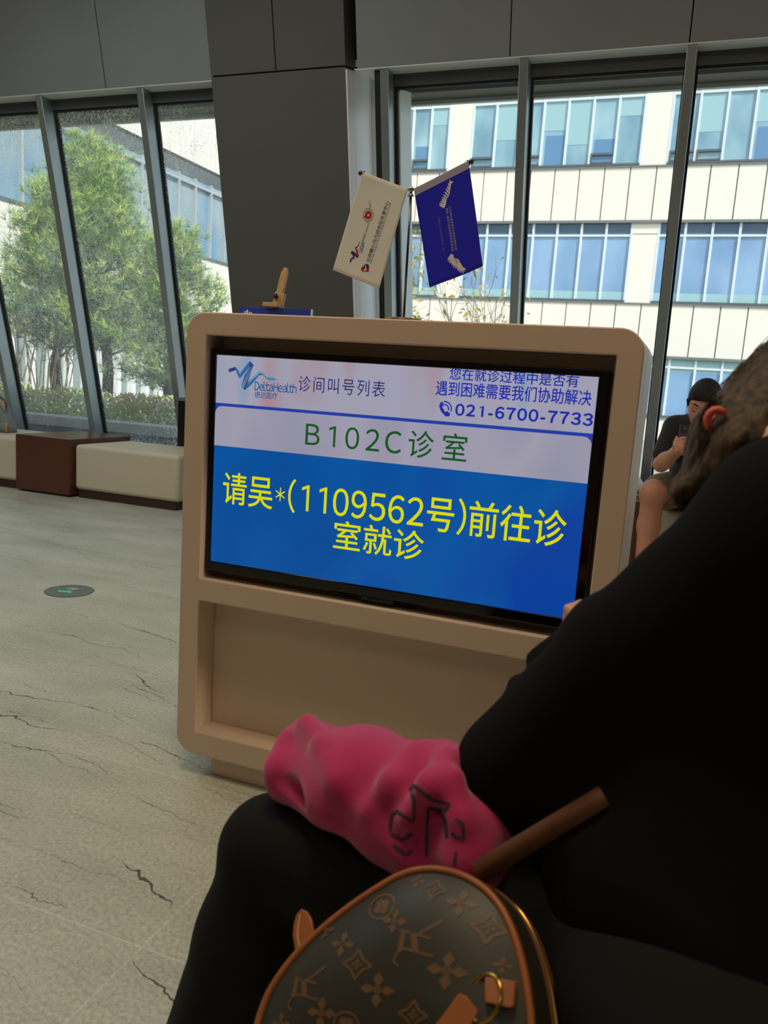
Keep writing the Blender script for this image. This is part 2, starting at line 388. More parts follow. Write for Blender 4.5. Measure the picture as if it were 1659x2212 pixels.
M['glass'] = glass_mat('clear window glass', 0)

# ---------------------------------------------------------------- room shell
props(MB().box(-9.4, 5.4, -5, 6.75, -0.12, 0).build('floor', M['floor']), kind='structure')
props(MB().box(-9.4, 5.4, -5, 5.6, 4.6, 4.75).build('ceiling', M['ceiling']), kind='structure')
props(MB().box(-9.4, 5.4, -5.15, -5, -0.12, 4.75).build('wall_back', M['interior']), kind='structure')
props(MB().box(-9.55, -9.4, -5, 6.8, -0.12, 4.75).build('wall_left', M['interior']), kind='structure')
props(MB().box(5.4, 5.55, -5, 6.8, -0.12, 4.75).build('wall_right', M['interior']), kind='structure')

VH = 3.50      # slope height of the window head
hd = MB()      # dark header panels above the windows, with open joints
def panels(edges, w0, w1, v0, v1, mi=0):
    for a, b in zip(edges[:-1], edges[1:]): hd.wbox(a + 0.004, b - 0.004, v0, v1, w0, w1, mi)
panels([-9.38, -8.0, -6.42, -4.845, -3.80], -0.14, 0.012, VH, 4.86)
panels([-2.58, -1.44, -0.283, 0.88, 2.04, 3.2, 5.38], -0.14, 0.012, VH, 4.86)
hd.wbox(-9.38, 5.38, VH + 0.02, 4.86, -0.30, -0.145, 1)
q_ = W(0, VH, 0.010)
for xa_, xb_ in ((-9.38, -3.8), (-2.6, 5.38)): hd.box(xa_, xb_, q_.y, q_.y + 0.15, q_.z - 0.006, q_.z + 0.002, 2)  # header underside strip; outdoor light on it is put into the pale colour
props(hd.build('wall_front', [M['panel'], M['gap'], M['alu']], bevel=0.002), kind='structure')
cm = MB()
cm.wbox(-3.80, -2.652, 0.0, 3.515, -0.40, 0.05)
cm.wbox(-3.80, -3.231, 3.525, 4.86, -0.30, 0.05); cm.wbox(-3.223, -2.652, 3.525, 4.86, -0.30, 0.05)
cm.wbox(-3.79, -2.66, 0.0, 4.86, -0.38, 0.035, 1)
props(cm.build('wall_column', [M['column'], M['gap']], bevel=0.003), kind='structure')
jm = MB()      # pale metal lining between the column and the right-hand windows
jm.wbox(-2.652, -2.640, 0, VH, -0.055, 0.052); jm.wbox(-2.652, -2.640, 0, VH, -0.44, -0.060)
jm.wbox(-2.640, -2.60, 0, VH, -0.44, -0.41)
props(jm.build('trim_1', M['alu']), kind='structure')

MUL_L = [-8.77, -7.69, -6.62, -5.58, -4.52, -3.80]
MUL_R = [-2.37, -1.345, -0.262, 0.81, 1.89, 2.97, 4.05, 5.3]
nwin = 0
for side, ms in (('L', MUL_L), ('R', MUL_R)):
    for i in range(len(ms) - 1):
        a, b = ms[i], ms[i + 1]; nwin += 1
        last = side == 'L' and i == len(ms) - 2
        b_in = b if last else b - 0.03
        fr = MB()
        fr.wbox(a - 0.032, a + 0.032, 0.06, VH + 0.01, -0.17, 0.0)          # mullion at the left of this pane
        fr.wbox(a + 0.032, b_in, VH - 0.12, VH + 0.005, -0.17, -0.115, 3)            # head rail
        fr.wbox(a + 0.032, b_in, 0.0, 0.16, -0.17, -0.02)                       # sill rail
        fr.wbox(a + 0.032, a + 0.047, 0.16, VH - 0.12, -0.17, -0.125, 1); fr.wbox(b_in - 0.015, b_in, 0.16, VH - 0.12, -0.17, -0.125, 1)
        fr.wbox(a + 0.032, b_in, VH - 0.138, VH - 0.12, -0.17, -0.125, 1)
        if side == 'R' and i == 0:
            fr.wbox(a - 0.085, a - 0.036, 0.0, VH, -0.17, -0.02, 1)
            fr.wbox(a + 0.047, a + 0.062, 0.16, VH - 0.13, -0.42, -0.16, 2)
        fo = fr.build('window_%d' % nwin, [M['mullion'], M['gasket'], M['alu'], M['rail']], bevel=0.003); props(fo, kind='structure')
        MB().wbox(a + 0.03, b_in, 0.1, VH - 0.1, -0.158, -0.150).build('glass_pane', M['glass_wet' if side == 'L' else 'glass'], fo)
# outside soffit above the glass
M['soffit'] = mat('pale grey soffit', '#e0e3e0', 0.6); M['fascia'] = mat('grey fascia', '#6b6e6c', 0.5)
sf = MB(); sf.box(-10, 6, 5.90, 6.42, 3.47, 3.53); sf.box(-10, 6, 6.42, 6.60, 3.44, 3.66, 1); sf.box(-10, 6, 6.60, 6.64, 3.41, 3.68)
for x in (-7.2, -5.2, -1.35, 0.75): sf.box(x - 0.006, x + 0.006, 5.94, 6.42, 3.467, 3.48, 1)
props(sf.build('trim_2', [M['soffit'], M['fascia']]), kind='structure')

# ---------------------------------------------------------------- outside
M['lawn'] = mat('paved courtyard', '#8b8b80', 0.9, var=0.15, vscale=1.5)
props(MB().box(-40, 40, 6.8, 60, -0.3, -0.02).build('courtyard_ground', M['lawn']), kind='structure')
M['stone'] = mat('speckled grey granite', '#b7bbb8', 0.7, var=0.25, vscale=120); M['stone_d'] = mat('dark granite', '#5d605e', 0.8, var=0.4, vscale=90)
pl = thing('planter', (-6.9, 7.3, -0.02), 'low grey granite planter outside the left windows, holding the hedge', 'planter')
MB().box(-9.6, -4.2, 7.3, 7.62, 0.40, 0.51).build('coping', M['stone'], pl, bevel=0.006)
MB().box(-9.6, -4.2, 7.36, 7.58, -0.02, 0.40).build('base', M['stone_d'], pl)
MB().box(-9.6, -4.2, 7.58, 12.0, -0.02, 0.42).build('soil', mat('planter soil', '#4a4436', 0.95, var=0.3, vscale=10), pl)

def leaves(cent, size, aspect=0.45, up=0.3, n_per=1, jitter=0.0, out=None):
    """small folded leaf blades scattered on the given points"""
    mb = out or MB(); cent = np.asarray(cent)
    N = len(cent)
    d = rng.normal(size=(N, 3)); d[:, 2] += up; d /= np.linalg.norm(d, axis=1)[:, None]
    s = np.cross(d, rng.normal(size=(N, 3))); s /= np.linalg.norm(s, axis=1)[:, None]
    L = size * rng.uniform(0.6, 1.3, N)[:, None]; Wd = L * aspect
    vs = np.stack([cent, cent + d * L * 0.5 + s * Wd * 0.5, cent + d * L, cent + d * L * 0.5 - s * Wd * 0.5], 1).reshape(-1, 3)
    b = len(mb.v); mb.v += [tuple(x) for x in vs.tolist()]
    mb.f += [(b + 4 * i, b + 4 * i + 1, b + 4 * i + 2, b + 4 * i + 3) for i in range(N)]; mb.m += [0] * N
    return mb
M['leaf'] = mat('hedge leaf', '#bccb8c', 0.6, var=0.3, vscale=3, trans=0.3)
M['leaf2'] = mat('yellow hedge leaf', '#c9a93f', 0.6, trans=0.3); M['petal'] = mat('pale pink petal', '#f0d3cf', 0.6, trans=0.3)
hg = thing('hedge', (-6.9, 7.95, 0.42), 'low clipped hedge with small leaves behind the granite planter wall', 'hedge', kind='stuff')
P = np.stack([rng.uniform(-9.5, -4.3, 15000), rng.uniform(7.62, 8.5, 15000), rng.uniform(0.42, 0.76, 15000)], 1)
P[:, 2] += 0.06 * np.sin(P[:, 0] * 5) * (P[:, 2] > 0.6)
leaves(P, 0.05, 0.5).build('hedge_leaves', M['leaf'], hg)
Q = np.concatenate([np.stack([rng.normal(cx, 0.16, 220), rng.uniform(7.6, 8.0, 220), rng.uniform(0.6, 0.8, 220)], 1) for cx in (-7.85, -6.0, -5.75, -7.2, -6.2)])
leaves(Q, 0.05, 0.6).build('yellow_leaves', M['leaf2'], hg)
Q = np.stack([rng.uniform(-8, -5, 26), rng.uniform(7.58, 7.75, 26), rng.uniform(0.55, 0.78, 26)], 1)
leaves(np.repeat(Q, 5, 0), 0.045, 0.8).build('flowers', M['petal'], hg)

M['bark'] = mat('pine bark', '#4b3d30', 0.9, var=0.3, vscale=12)
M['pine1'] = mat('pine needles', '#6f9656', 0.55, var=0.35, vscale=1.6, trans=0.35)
M['pine2'] = mat('young pine needles toned sunlit', '#d0dc80', 0.55, var=0.25, vscale=2, trans=0.35)  # sunlight on the tops is put into this paler young needle colour
def pine(base, height, spread, ntuft, label, low=0.28, seed=1, lean=(0, 0)):
    r = np.random.default_rng(seed)
    t = thing('pine_tree', base, label, 'tree', 'pine trees in the courtyard')
    bx, by, bz = base
    tr = MB(); top = (bx + lean[0], by + lean[1], bz + height * 0.94)
    pts = [(bx + lean[0] * k / 6 + 0.05 * math.sin(k * 2 + seed), by + lean[1] * k / 6, bz + height * 0.94 * k / 6) for k in range(7)]
    tr.tube(pts, [0.085, 0.075, 0.065, 0.05, 0.04, 0.025, 0.01], 8).build('trunk', M['bark'], t, smooth=True)
    br = MB(); cen = []; dirs = []
    nb = 46
    for k in range(nb):
        h = low + (1 - low) * (k + 0.5) / nb; ang = k * 2.4 + r.uniform(-0.3, 0.3)
        ln = spread * (1.10 - h) ** 1.0 * r.uniform(0.55, 1.15) + 0.12
        p0 = np.array([bx + lean[0] * h, by + lean[1] * h, bz + height * 0.94 * h])
        p1 = p0 + ln * np.array([math.cos(ang), math.sin(ang), r.uniform(0.15, 0.5)])
        br.tube([p0, (p0 + p1) / 2 + (0, 0, 0.03), p1], [0.018, 0.011, 0.004], 5)
        m = int(ntuft / nb)
        u = r.uniform(0.25, 1.05, m)[:, None]
        cen.append(p0 + (p1 - p0) * u + r.normal(size=(m, 3)) * 0.09 * spread); dirs.append(np.tile((p1 - p0) / ln, (m, 1)))
    br.build('branches', M['bark'], t)
    cen = np.concatenate(cen); dirs = np.concatenate(dirs)
    for nm, mt, sel in (('needles', M['pine1'], slice(0, None, 1)), ('sunlit_young_needles', M['pine2'], slice(0, None, 2))):
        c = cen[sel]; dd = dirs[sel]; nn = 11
        if nm == 'sunlit_young_needles': c = c + (0, 0, 0.06)
        N = len(c) * nn
        cc = np.repeat(c, nn, 0); d = np.repeat(dd, nn, 0) * 0.5 + r.normal(size=(N, 3)) * 0.55; d[:, 2] += 0.35
        d /= np.linalg.norm(d, axis=1)[:, None]
        s = np.cross(d, r.normal(size=(N, 3))); s /= np.linalg.norm(s, axis=1)[:, None]
        L = r.uniform(0.10, 0.19, N)[:, None]
        v = np.stack([cc - s * 0.0045, cc + s * 0.0045, cc + d * L], 1).reshape(-1, 3)
        mb = MB(); mb.v = [tuple(x) for x in v.tolist()]; mb.f = [(3 * i, 3 * i + 1, 3 * i + 2) for i in range(N)]; mb.m = [0] * N
        o3 = ORG[t.name]; me = bpy.data.meshes.new(nm); me.from_pydata((v - np.array(o3)).tolist(), [], mb.f); me.materials.append(mt); me.update()
        link(nm, me, t)
    return t
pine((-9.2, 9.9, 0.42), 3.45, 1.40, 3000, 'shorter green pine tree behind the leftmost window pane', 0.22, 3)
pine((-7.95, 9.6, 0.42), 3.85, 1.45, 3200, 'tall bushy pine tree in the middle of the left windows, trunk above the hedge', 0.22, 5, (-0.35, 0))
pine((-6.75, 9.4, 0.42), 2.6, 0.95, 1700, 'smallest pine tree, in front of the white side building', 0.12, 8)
# bare leaning stems beside the left pine
bb = thing('bare_shrub', (-9.0, 9.0, 0.42), 'bunch of thin leafless stems rising from the hedge at the far left', 'shrub')
m_ = MB()
for k in range(26):
    x = -9.6 + rng.uniform(0, 1.5); m_.tube([(x, 9.0 + rng.uniform(-.2, .2), 0.42), (x + rng.uniform(-0.1, 0.12), 9.0, 1.1), (x + rng.uniform(-0.35, 0.25), 9.0, 1.75)], [0.011, 0.009, 0.004], 5)
m_.build('stems', mat('brown stems', '#6a5b45', 0.9), bb)
# twiggy shrub with yellow leaves behind the flags
M['twig'] = mat('grey twig', '#a89a84', 0.9); M['yleaf'] = mat('yellow green leaf', '#c2b25c', 0.6, trans=0.4)
ts = thing('twiggy_shrub', (-2.35, 8.3, -0.02), 'nearly bare twiggy tree with yellowish leaves behind the flags', 'tree')
tw = MB(); tips = []
def branch(p, d, ln, r, depth):
    q = p + d * ln; mid = (p + q) / 2 + Vector(rng.normal(size=3)) * ln * 0.05
    tw.tube([p, mid, q], [r, r * 0.85, r * 0.7], 5)
    tips.append(q)
    if depth == 0: return
    for _ in range(3 if depth > 1 else 2):
        nd = (d + Vector(rng.normal(size=3)) * 0.42 + Vector((0, 0, 0.08))).normalized(); branch(q, nd, ln * rng.uniform(0.6, 0.85), r * 0.62, depth - 1)
for (dx, dz) in ((-0.30, 1), (0.0, 1), (0.28, 0.95), (0.55, 0.9)):
    branch(Vector((-2.35, 8.3, -0.02)), Vector((dx, rng.uniform(-0.2, 0.2), dz)).normalized(), 0.78, 0.016, 4)
tw.build('branches', M['twig'], ts)
tp = np.array([tuple(t) for t in tips]); tp = tp[tp[:, 2] > 1.3]
cl = tp[rng.integers(0, len(tp), 420)] + rng.normal(size=(420, 3)) * 0.06
ex = np.stack([rng.normal(-2.95, 0.10, 420), rng.normal(8.3, 0.1, 420), rng.uniform(1.2, 2.75, 420)], 1)
leaves(np.concatenate([cl, ex]), 0.075, 0.35, 0.2).build('leaves', M['yleaf'], ts)

# opposite building
M['clad'] = mat('white stone cladding', '#d6d1c6', 0.8, var=0.03, vscale=0.6)
M['clad_gap'] = mat('cladding joint', '#5f5b54', 0.9)
M['wframe'] = mat('pale window mullion', '#c3ccd0', 0.5); M['wframe_d'] = mat('dark opening frame', '#4d565a', 0.5)
def bglass(name, c, c2):  # reflections in the panes are put into the two base colours
    m = bpy.data.materials.new(name); m.use_nodes = True; t = m.node_tree; b = t.nodes['Principled BSDF']; N = t.nodes.new; L = t.links.new
    tc = N('ShaderNodeTexCoord'); mp = N('ShaderNodeMapping'); mp.inputs['Scale'].default_value = (0.9, 0.9, 0.5); L(tc.outputs['Object'], mp.inputs[0])
    n = N('ShaderNodeTexNoise'); n.inputs['Scale'].default_value = 0.8; n.inputs['Detail'].default_value = 3; L(mp.outputs[0], n.inputs['Vector'])
    r = N('ShaderNodeValToRGB'); r.color_ramp.elements[0].position = 0.38; r.color_ramp.elements[0].color = lin(c); r.color_ramp.elements[1].position = 0.62; r.color_ramp.elements[1].color = lin(c2)
    L(n.outputs['Fac'], r.inputs[0]); L(r.outputs[0], b.inputs['Base Color']); b.inputs['Roughness'].default_value = 0.12; b.inputs['Specular IOR Level'].default_value = 0.6
    return m
M['bg_up'] = bglass('blue green glazing', '#66899a', '#8fb0ba'); M['bg_lo'] = bglass('blue glazing', '#6789ad', '#7f9fc0')
M['bg_head'] = mat('dark blue glazing head', '#39536a', 0.2); M['blind'] = mat('pale roller blind', '#8db0b6', 0.4); M['curt'] = mat('blue curtain behind glass', '#587fa3', 0.3)
ob = thing('office_building', (-3.5, 24, -0.02), 'sunlit white clad office building facing across the courtyard, seen through the right windows', 'building')
Y0 = 24.0; MOD = 0.69; BAY = 5.53; PW = 0.72
wl = MB()
wl.box(-11.97, 16, Y0 + 0.12, Y0 + 8, -0.02, 13.0, 1)
bands = [(-0.02, 0.68), (2.36, 3.80), (6.00, 7.46), (10.2, 13.0)]
for z0, z1 in bands:
    x = -11.97
    while x < 16: wl.box(x, x + MOD - 0.028, Y0, Y0 + 0.12, z0, z1); x += MOD
    wl.box(-11.97, 16, Y0 - 0.03, Y0 + 0.1, z1 - 0.04, z1, 2); wl.box(-11.97, 16, Y0 - 0.05, Y0 + 0.1, z0 - 0.05, z0 + 0.02 if z0 > 0 else z0 + 0.01, 2)
pil = [-7.28 + BAY * k for k in range(-1, 5)]
for px_ in pil[1:]:
    for z0, z1 in ((0.68, 2.36), (3.80, 6.00), (7.46, 10.2)):
        wl.box(px_ - PW / 2, px_ + PW / 2, Y0 + 0.02, Y0 + 0.13, z0, z1 - 0.35); wl.box(px_ - PW / 2, px_ + PW / 2, Y0 + 0.02, Y0 + 0.13, z1 - 0.33, z1)
wl.build('facade', [M['clad'], M['clad_gap'], M['fascia']], ob)
for k in range(len(pil) - 1):
    xa, xb = max(pil[k] + PW / 2, -11.6), pil[k + 1] - PW / 2
    for fl, (z0, z1, tz) in enumerate(((0.70, 2.33, 2.08), (3.83, 5.97, 5.62), (7.5, 10.2, 9.28))):
        fm = MB(); n = 7; st = (xb - xa) / n
        for j in range(n + 1):
            fm.box(xa + j * st - 0.032, xa + j * st + 0.032, Y0 + 0.015, Y0 + 0.12, z0, z1)
        fm.box(xa, xb, Y0 + 0.02, Y0 + 0.12, tz - 0.03, tz + 0.03); fm.box(xa, xb, Y0 + 0.0, Y0 + 0.12, z0 - 0.02, z0 + 0.04, 1)
        if fl == 2:
            for j in (2 if k != 2 else 1, 5 if k != 2 else 4, 0):
                fm.box(xa + j * st + 0.04, xa + (j + 1) * st - 0.04, Y0 + 0.0, Y0 + 0.118, z0 + 0.03, z0 + 0.09, 1); fm.box(xa + j * st + 0.04, xa + (j + 1) * st - 0.04, Y0, Y0 + 0.118, z0 + 0.27, z0 + 0.33, 1)
                fm.box(xa + j * st + 0.04, xa + j * st + 0.08, Y0, Y0 + 0.118, z0 + 0.09, z0 + 0.27, 1)
        wo = fm.build('window', [M['wframe'], M['wframe_d']], ob)
        gm = MB(); gm.box(xa, xb, Y0 + 0.06, Y0 + 0.118, z0, tz)
        gm.box(xa, xb, Y0 + 0.058, Y0 + 0.119, tz, z1, 1)
        if fl == 2:
            for j, h in ((1, 1.0), (3, 0.8), (4, 1.2), (6, 0.5)): gm.box(xa + j * st, xa + (j + 1) * st, Y0 + 0.054, Y0 + 0.119, tz - h, tz, 2)
            for j, h in ((3, 0.85), (5, 0.7)): gm.box(xa + j * st + 0.1, xa + (j + 1) * st, Y0 + 0.056, Y0 + 0.119, z0, z0 + h, 3)
        if fl == 1: gm.box(xa, xb, Y0 + 0.056, Y0 + 0.119, z0, z0 + 0.26, 2)
        if fl == 0: gm.box(xa, xb, Y0 + 0.056, Y0 + 0.119, tz - 0.12, tz, 2)
        gm.build('glazing', [M['bg_up'] if fl == 2 else M['bg_lo'], M['bg_head'] if fl == 1 else M['blind'], M['blind'], M['curt']], wo)

# side wing on the left of the courtyard
M['dstripe'] = mat('dark louvre strip', '#4d5558', 0.6)
sw = thing('side_wing', (-12, 15, -0.02), 'white building wing with a slanting glass band, receding behind the pines', 'building')
XW = -12.0
wm = MB(); wm.box(XW - 8, XW - 0.15, 6.9, 24, -0.02, 13, 1)
y = 7.0
while y < 23.9:
    y2 = min(y + 0.95, 23.95)
    wm.box(XW - 0.15, XW, y, y2 - 0.02, 6.12, 13); wm.box(XW - 0.15, XW, y, y2 - 0.02, 2.45, 3.96); y = y2
wm.box(XW - 0.15, XW - 0.05, 7, 23.9, 5.76, 6.12, 2); wm.box(XW - 0.15, XW + 0.02, 7, 23.9, 3.92, 3.99, 2)
wm.build('facade', [M['clad'], M['clad_gap'], M['dstripe']], sw)
fm = MB(); y = 7.2
while y < 23.9: fm.box(XW - 0.1, XW + 0.03, y - 0.024, y + 0.024, 3.99, 5.76); y += 0.69
fm.box(XW - 0.1, XW + 0.02, 7, 23.9, 5.58, 5.64)
wo = fm.build('window', mat('grey wing mullion', '#98a2a6', 0.5), sw); MB().box(XW - 0.14, XW - 0.06, 7, 23.9, 3.99, 5.76).build('glazing', bglass('grey blue glazing', '#8b989e', '#5f86a0'), wo)
fm = MB(); y = 7.2
while y < 23.9: fm.box(XW - 0.1, XW + 0.10, y - 0.05, y + 0.05, 0, 2.45); y += 0.5
wo = fm.build('fins', M['white'], sw); MB().box(XW - 0.14, XW - 0.06, 7, 23.9, 0, 2.45).build('lower_glazing', mat('grey lower glazing', '#7d8a88', 0.2), wo)

# ---------------------------------------------------------------- kiosk
YK = 1.836
def rrect(x0, x1, z0, z1, r, n=10):
    pts = []
    for cx, cz, a0 in ((x1 - r, z0 + r, -PI / 2), (x1 - r, z1 - r, 0), (x0 + r, z1 - r, PI / 2), (x0 + r, z0 + r, PI)):
        for i in range(n + 1):
            a = a0 + PI / 2 * i / n; pts.append((cx + r * math.cos(a), cz + r * math.sin(a)))
    return pts
def plate(name, loops, y0, y1, bev, m, parent):    # upright plate with holes, front face at y0
    c = bpy.data.curves.new(name, 'CURVE'); c.dimensions = '2D'; c.fill_mode = 'BOTH'; c.extrude = (y1 - y0) / 2 - bev; c.bevel_depth = bev; c.bevel_resolution = 3
    c.offset = -bev
    for lp in loops:
        s = c.splines.new('POLY'); s.points.add(len(lp) - 1); s.use_cyclic_u = True
        for p, (a, b) in zip(s.points, lp): p.co = (a, b, 0, 1)
    o = bpy.data.objects.new(name, c); COL.objects.link(o); bpy.context.view_layer.update()
    me = bpy.data.meshes.new_from_object(o.evaluated_get(bpy.context.evaluated_depsgraph_get())); bpy.data.objects.remove(o); bpy.data.curves.remove(c)
    o3 = ORG[parent.name]; ym = (y0 + y1) / 2
    for v in me.vertices: v.co = (v.co.x - o3.x, ym - v.co.z - o3.y, v.co.y - o3.z)
    me.materials.clear(); me.materials.append(m)
    bm = bmesh.new(); bm.from_mesh(me); bmesh.ops.remove_doubles(bm, verts=bm.verts, dist=1e-5); bmesh.ops.recalc_face_normals(bm, faces=bm.faces); bm.to_mesh(me); bm.free()
    return link(name, me, parent)
KX0, KX1, KZ0, KZ1 = -1.272, -0.107, 0.064, 1.300
ks = thing('display_kiosk', (-0.69, 2.0, 0), 'cream free-standing display kiosk with rounded corners and two recesses, holding the big screen', 'kiosk')
plate('front_frame', [rrect(KX0, KX1, KZ0, KZ1, 0.055), [(-1.209, 0.582), (-0.165, 0.582), (-0.165, 1.241), (-1.209, 1.241)], [(-1.209, 0.133), (-0.165, 0.133), (-0.165, 0.519), (-1.209, 0.519)]], YK, YK + 0.085, 0.004, M['cream'], ks)
plate('body', [rrect(KX0, KX1, KZ0, KZ1, 0.055)], YK + 0.085, YK + 0.38, 0.012, M['cream'], ks)
MB().box(-1.172, -0.207, YK + 0.03, YK + 0.35, 0, 0.07).build('plinth', M['cream'], ks, bevel=0.002)

# ---------------------------------------------------------------- television in the kiosk
M['scr_head'] = None
def screen_img(name, base, blobs, strength, scale=(1, 1, 1), band=0.0):
    m = bpy.data.materials.new(name); m.use_nodes = True; t = m.node_tree; b = t.nodes['Principled BSDF']; N = t.nodes.new; L = t.links.new
    b.inputs['Base Color'].default_value = (0.004, 0.004, 0.004, 1); b.inputs['Roughness'].default_value = 0.22; b.inputs['Specular IOR Level'].default_value = 0.3
    tc = N('ShaderNodeTexCoord'); mp = N('ShaderNodeMapping'); mp.inputs['Scale'].default_value = scale; L(tc.outputs['Object'], mp.inputs[0])
    n = N('ShaderNodeTexNoise'); n.inputs['Scale'].default_value = 5; n.inputs['Detail'].default_value = 1; L(mp.outputs[0], n.inputs['Vector'])
    r = N('ShaderNodeValToRGB'); cr = r.color_ramp
    cols = [(0.34, base)] + blobs
    cr.elements[0].position = cols[0][0]; cr.elements[0].color = lin(cols[0][1]); cr.elements[1].position = cols[1][0]; cr.elements[1].color = lin(cols[1][1])
    for p_, c_ in cols[2:]: e = cr.elements.new(p_); e.color = lin(c_)
    L(n.outputs['Fac'], r.inputs[0]); L(r.outputs[0], b.inputs['Emission Color']); b.inputs['Emission Strength'].default_value = strength
    return m
M['s_top'] = screen_img('screen header image', '#8aa3bd', [(0.42, '#a9a7bb'), (0.55, '#a6a4b6'), (0.66, '#b08a93'), (0.75, '#9d7f8c')], 0.88, (1.6, 1, 0.35))
M['s_white'] = screen_img('screen pale panel', '#9795ab', [(0.5, '#a9a5b9'), (0.65, '#9c9ab0')], 0.86, (0.8, 1, 0.3))
M['s_blue'] = screen_img('screen blue panel', '#004f9f', [(0.5, '#0459a9'), (0.66, '#0a45a4')], 0.85, (0.7, 1, 0.4))
M['s_line'] = mat('screen royal blue', '#1b3aa0', emit=1.0)
M['s_navy'] = mat('screen navy lettering', '#1c1d6f', emit=1.0); M['s_navy2'] = mat('screen blue lettering', '#1e2ba0', emit=1.0)
M['s_green'] = mat('screen green lettering', '#14521f', emit=1.0); M['s_yel'] = mat('screen yellow lettering', '#d2d405', emit=1.0)
M['s_logo1'] = mat('screen logo navy', '#243a78', emit=1.0); M['s_logo2'] = mat('screen logo blue', '#33609b', emit=1.0); M['s_logo3'] = mat('screen logo teal', '#2785a5', emit=1.0); M['s_logo5'] = mat('screen lettering blue', '#23538f', emit=1.0); M['s_logo4'] = mat('screen logo pale', '#6f8fae', emit=1.0)
YT = 1.858
tv = thing('television', (-0.69, YT + 0.03, 0.60), 'large black flat screen showing a blue and white Chinese call notice, set in the kiosk', 'television')
TX0, TX1, TZ0, TZ1 = -1.206, -0.176, 0.606, 1.209
SX0, SX1, SZ0, SZ1 = -1.189, -0.199, 0.631, 1.192
MB().box(TX0, TX1, YT + 0.012, YT + 0.058, TZ0, TZ1).build('casing', M['black'], tv, bevel=0.006)
plate('bezel', [rrect(TX0, TX1, TZ0, TZ1, 0.008, 4), [(SX0, SZ0), (SX1, SZ0), (SX1, SZ1), (SX0, SZ1)]], YT - 0.006, YT + 0.012, 0.003, M['gloss'], tv)
ZL1, ZL0 = 1.066, 1.058; ZB = 0.952
scr = MB()
scr.add([(SX0, YT, ZL0), (SX1, YT, ZL0), (SX1, YT, SZ1), (SX0, YT, SZ1)], [(0, 1, 2, 3)], 0)
scr.add([(SX0, YT, SZ0), (SX1, YT, SZ0), (SX1, YT, ZB), (SX0, YT, ZB)], [(0, 1, 2, 3)], 1)
scr.add([(SX0, YT - 0.0002, ZL0 - 0.02), (SX1, YT - 0.0002, ZL0 - 0.02), (SX1, YT - 0.0002, ZL1), (SX0, YT - 0.0002, ZL1)], [(0, 1, 2, 3)], 2)
pp = [(SX0, ZB), (SX1, ZB)] + [(SX1 - 0.02 + 0.02 * math.cos(a), ZL0 - 0.02 + 0.02 * math.sin(a)) for a in np.linspace(0, PI / 2, 8)] + [(SX0 + 0.02 + 0.02 * math.cos(a), ZL0 - 0.02 + 0.02 * math.sin(a)) for a in np.linspace(PI / 2, PI, 8)]
scr.add([(a, YT - 0.0004, b) for a, b in pp], [tuple(range(len(pp)))], 3)
scr = scr.build('screen', [M['s_top'], M['s_blue'], M['s_line'], M['s_white']], tv)
def stext(name, body, x0, x1, z0, z1, m, bold=0.0, space=1.0, d=0.0008):
    mb = MB(); put_text(mb, body, (x0, YT - d, z0), (x1 - x0, 0, 0), (0, 0, z1 - z0), bold, space); return mb.build(name, m, scr)
stext('room_number_text', 'B102C诊室', -0.917, -0.487, 0.972, 1.040, M['s_green'], 0.004, 1.25)
mb = MB()
put_text(mb, '请吴*(1109562号)前往诊', (-1.157, YT - 0.0008, 0.795), (0.921, 0, 0), (0, 0, 0.090), 0.006)
put_text(mb, '室就诊', (-0.822, YT - 0.0008, 0.716), (0.245, 0, 0), (0, 0, 0.076), 0.006)
mb.build('call_text', M['s_yel'], scr)
stext('list_title_text', '诊间叫号列表', -0.944, -0.706, 1.112, 1.152, M['s_navy'], 0.0, 1.1)
mb = MB()
put_text(mb, '遇到困难需要我们协助解决', (-0.576, YT - 0.0008, 1.127), (0.366, 0, 0), (0, 0, 0.035), 0.012)
put_text(mb, '您在就诊过程中是否有', (-0.545, YT - 0.0008, 1.166), (0.303, 0, 0), (0, 0, 0.0285), 0.012)
put_text(mb, '021-6700-7733', (-0.524, YT - 0.0008, 1.082), (0.322, 0, 0), (0, 0, 0.029), 0.03, 1.08)
for rr_, in ((0.012,), (0.019,)):      # ringing waves of the handset sign
    ring = [(-0.551 + rr_ * math.cos(a), 1.096 + rr_ * math.sin(a)) for a in np.linspace(-0.3, 1.75, 9)]
    ring2 = [(-0.551 + (rr_ - 0.0032) * math.cos(a), 1.096 + (rr_ - 0.0032) * math.sin(a)) for a in np.linspace(1.75, -0.3, 9)]
    for i in range(8): mb.add([(ring[i][0], YT - 0.0008, ring[i][1]), (ring[i + 1][0], YT - 0.0008, ring[i + 1][1]), (ring2[7 - i][0], YT - 0.0008, ring2[7 - i][1]), (ring2[8 - i][0], YT - 0.0008, ring2[8 - i][1])], [(0, 1, 2, 3)])
hs = [(-0.563, 1.110), (-0.557, 1.113), (-0.553, 1.104), (-0.557, 1.100), (-0.549, 1.089), (-0.543, 1.091), (-0.535, 1.085), (-0.538, 1.079), (-0.547, 1.078), (-0.559, 1.089), (-0.565, 1.101)]
mb.add([(a, YT - 0.0008, b) for a, b in hs], [tuple(range(len(hs)))])
mb.build('hotline_text', M['s_navy2'], scr)
lg = MB()
def lpoly(pts, mi, d=0.0009): lg.add([tuple(at(480 + a / 8.295, 770 + b / 8.295, y=YT - d)) for a, b in pts], [tuple(range(len(pts)))], mi)
lpoly([(110, 225), (235, 185), (270, 235), (190, 265), (125, 285)], 0)
lpoly([(235, 185), (285, 240), (330, 340), (310, 395), (265, 310), (250, 250)], 1, 0.001)
lpoly([(310, 395), (330, 285), (490, 85), (530, 115), (480, 200), (335, 375)], 1, 0.0011)
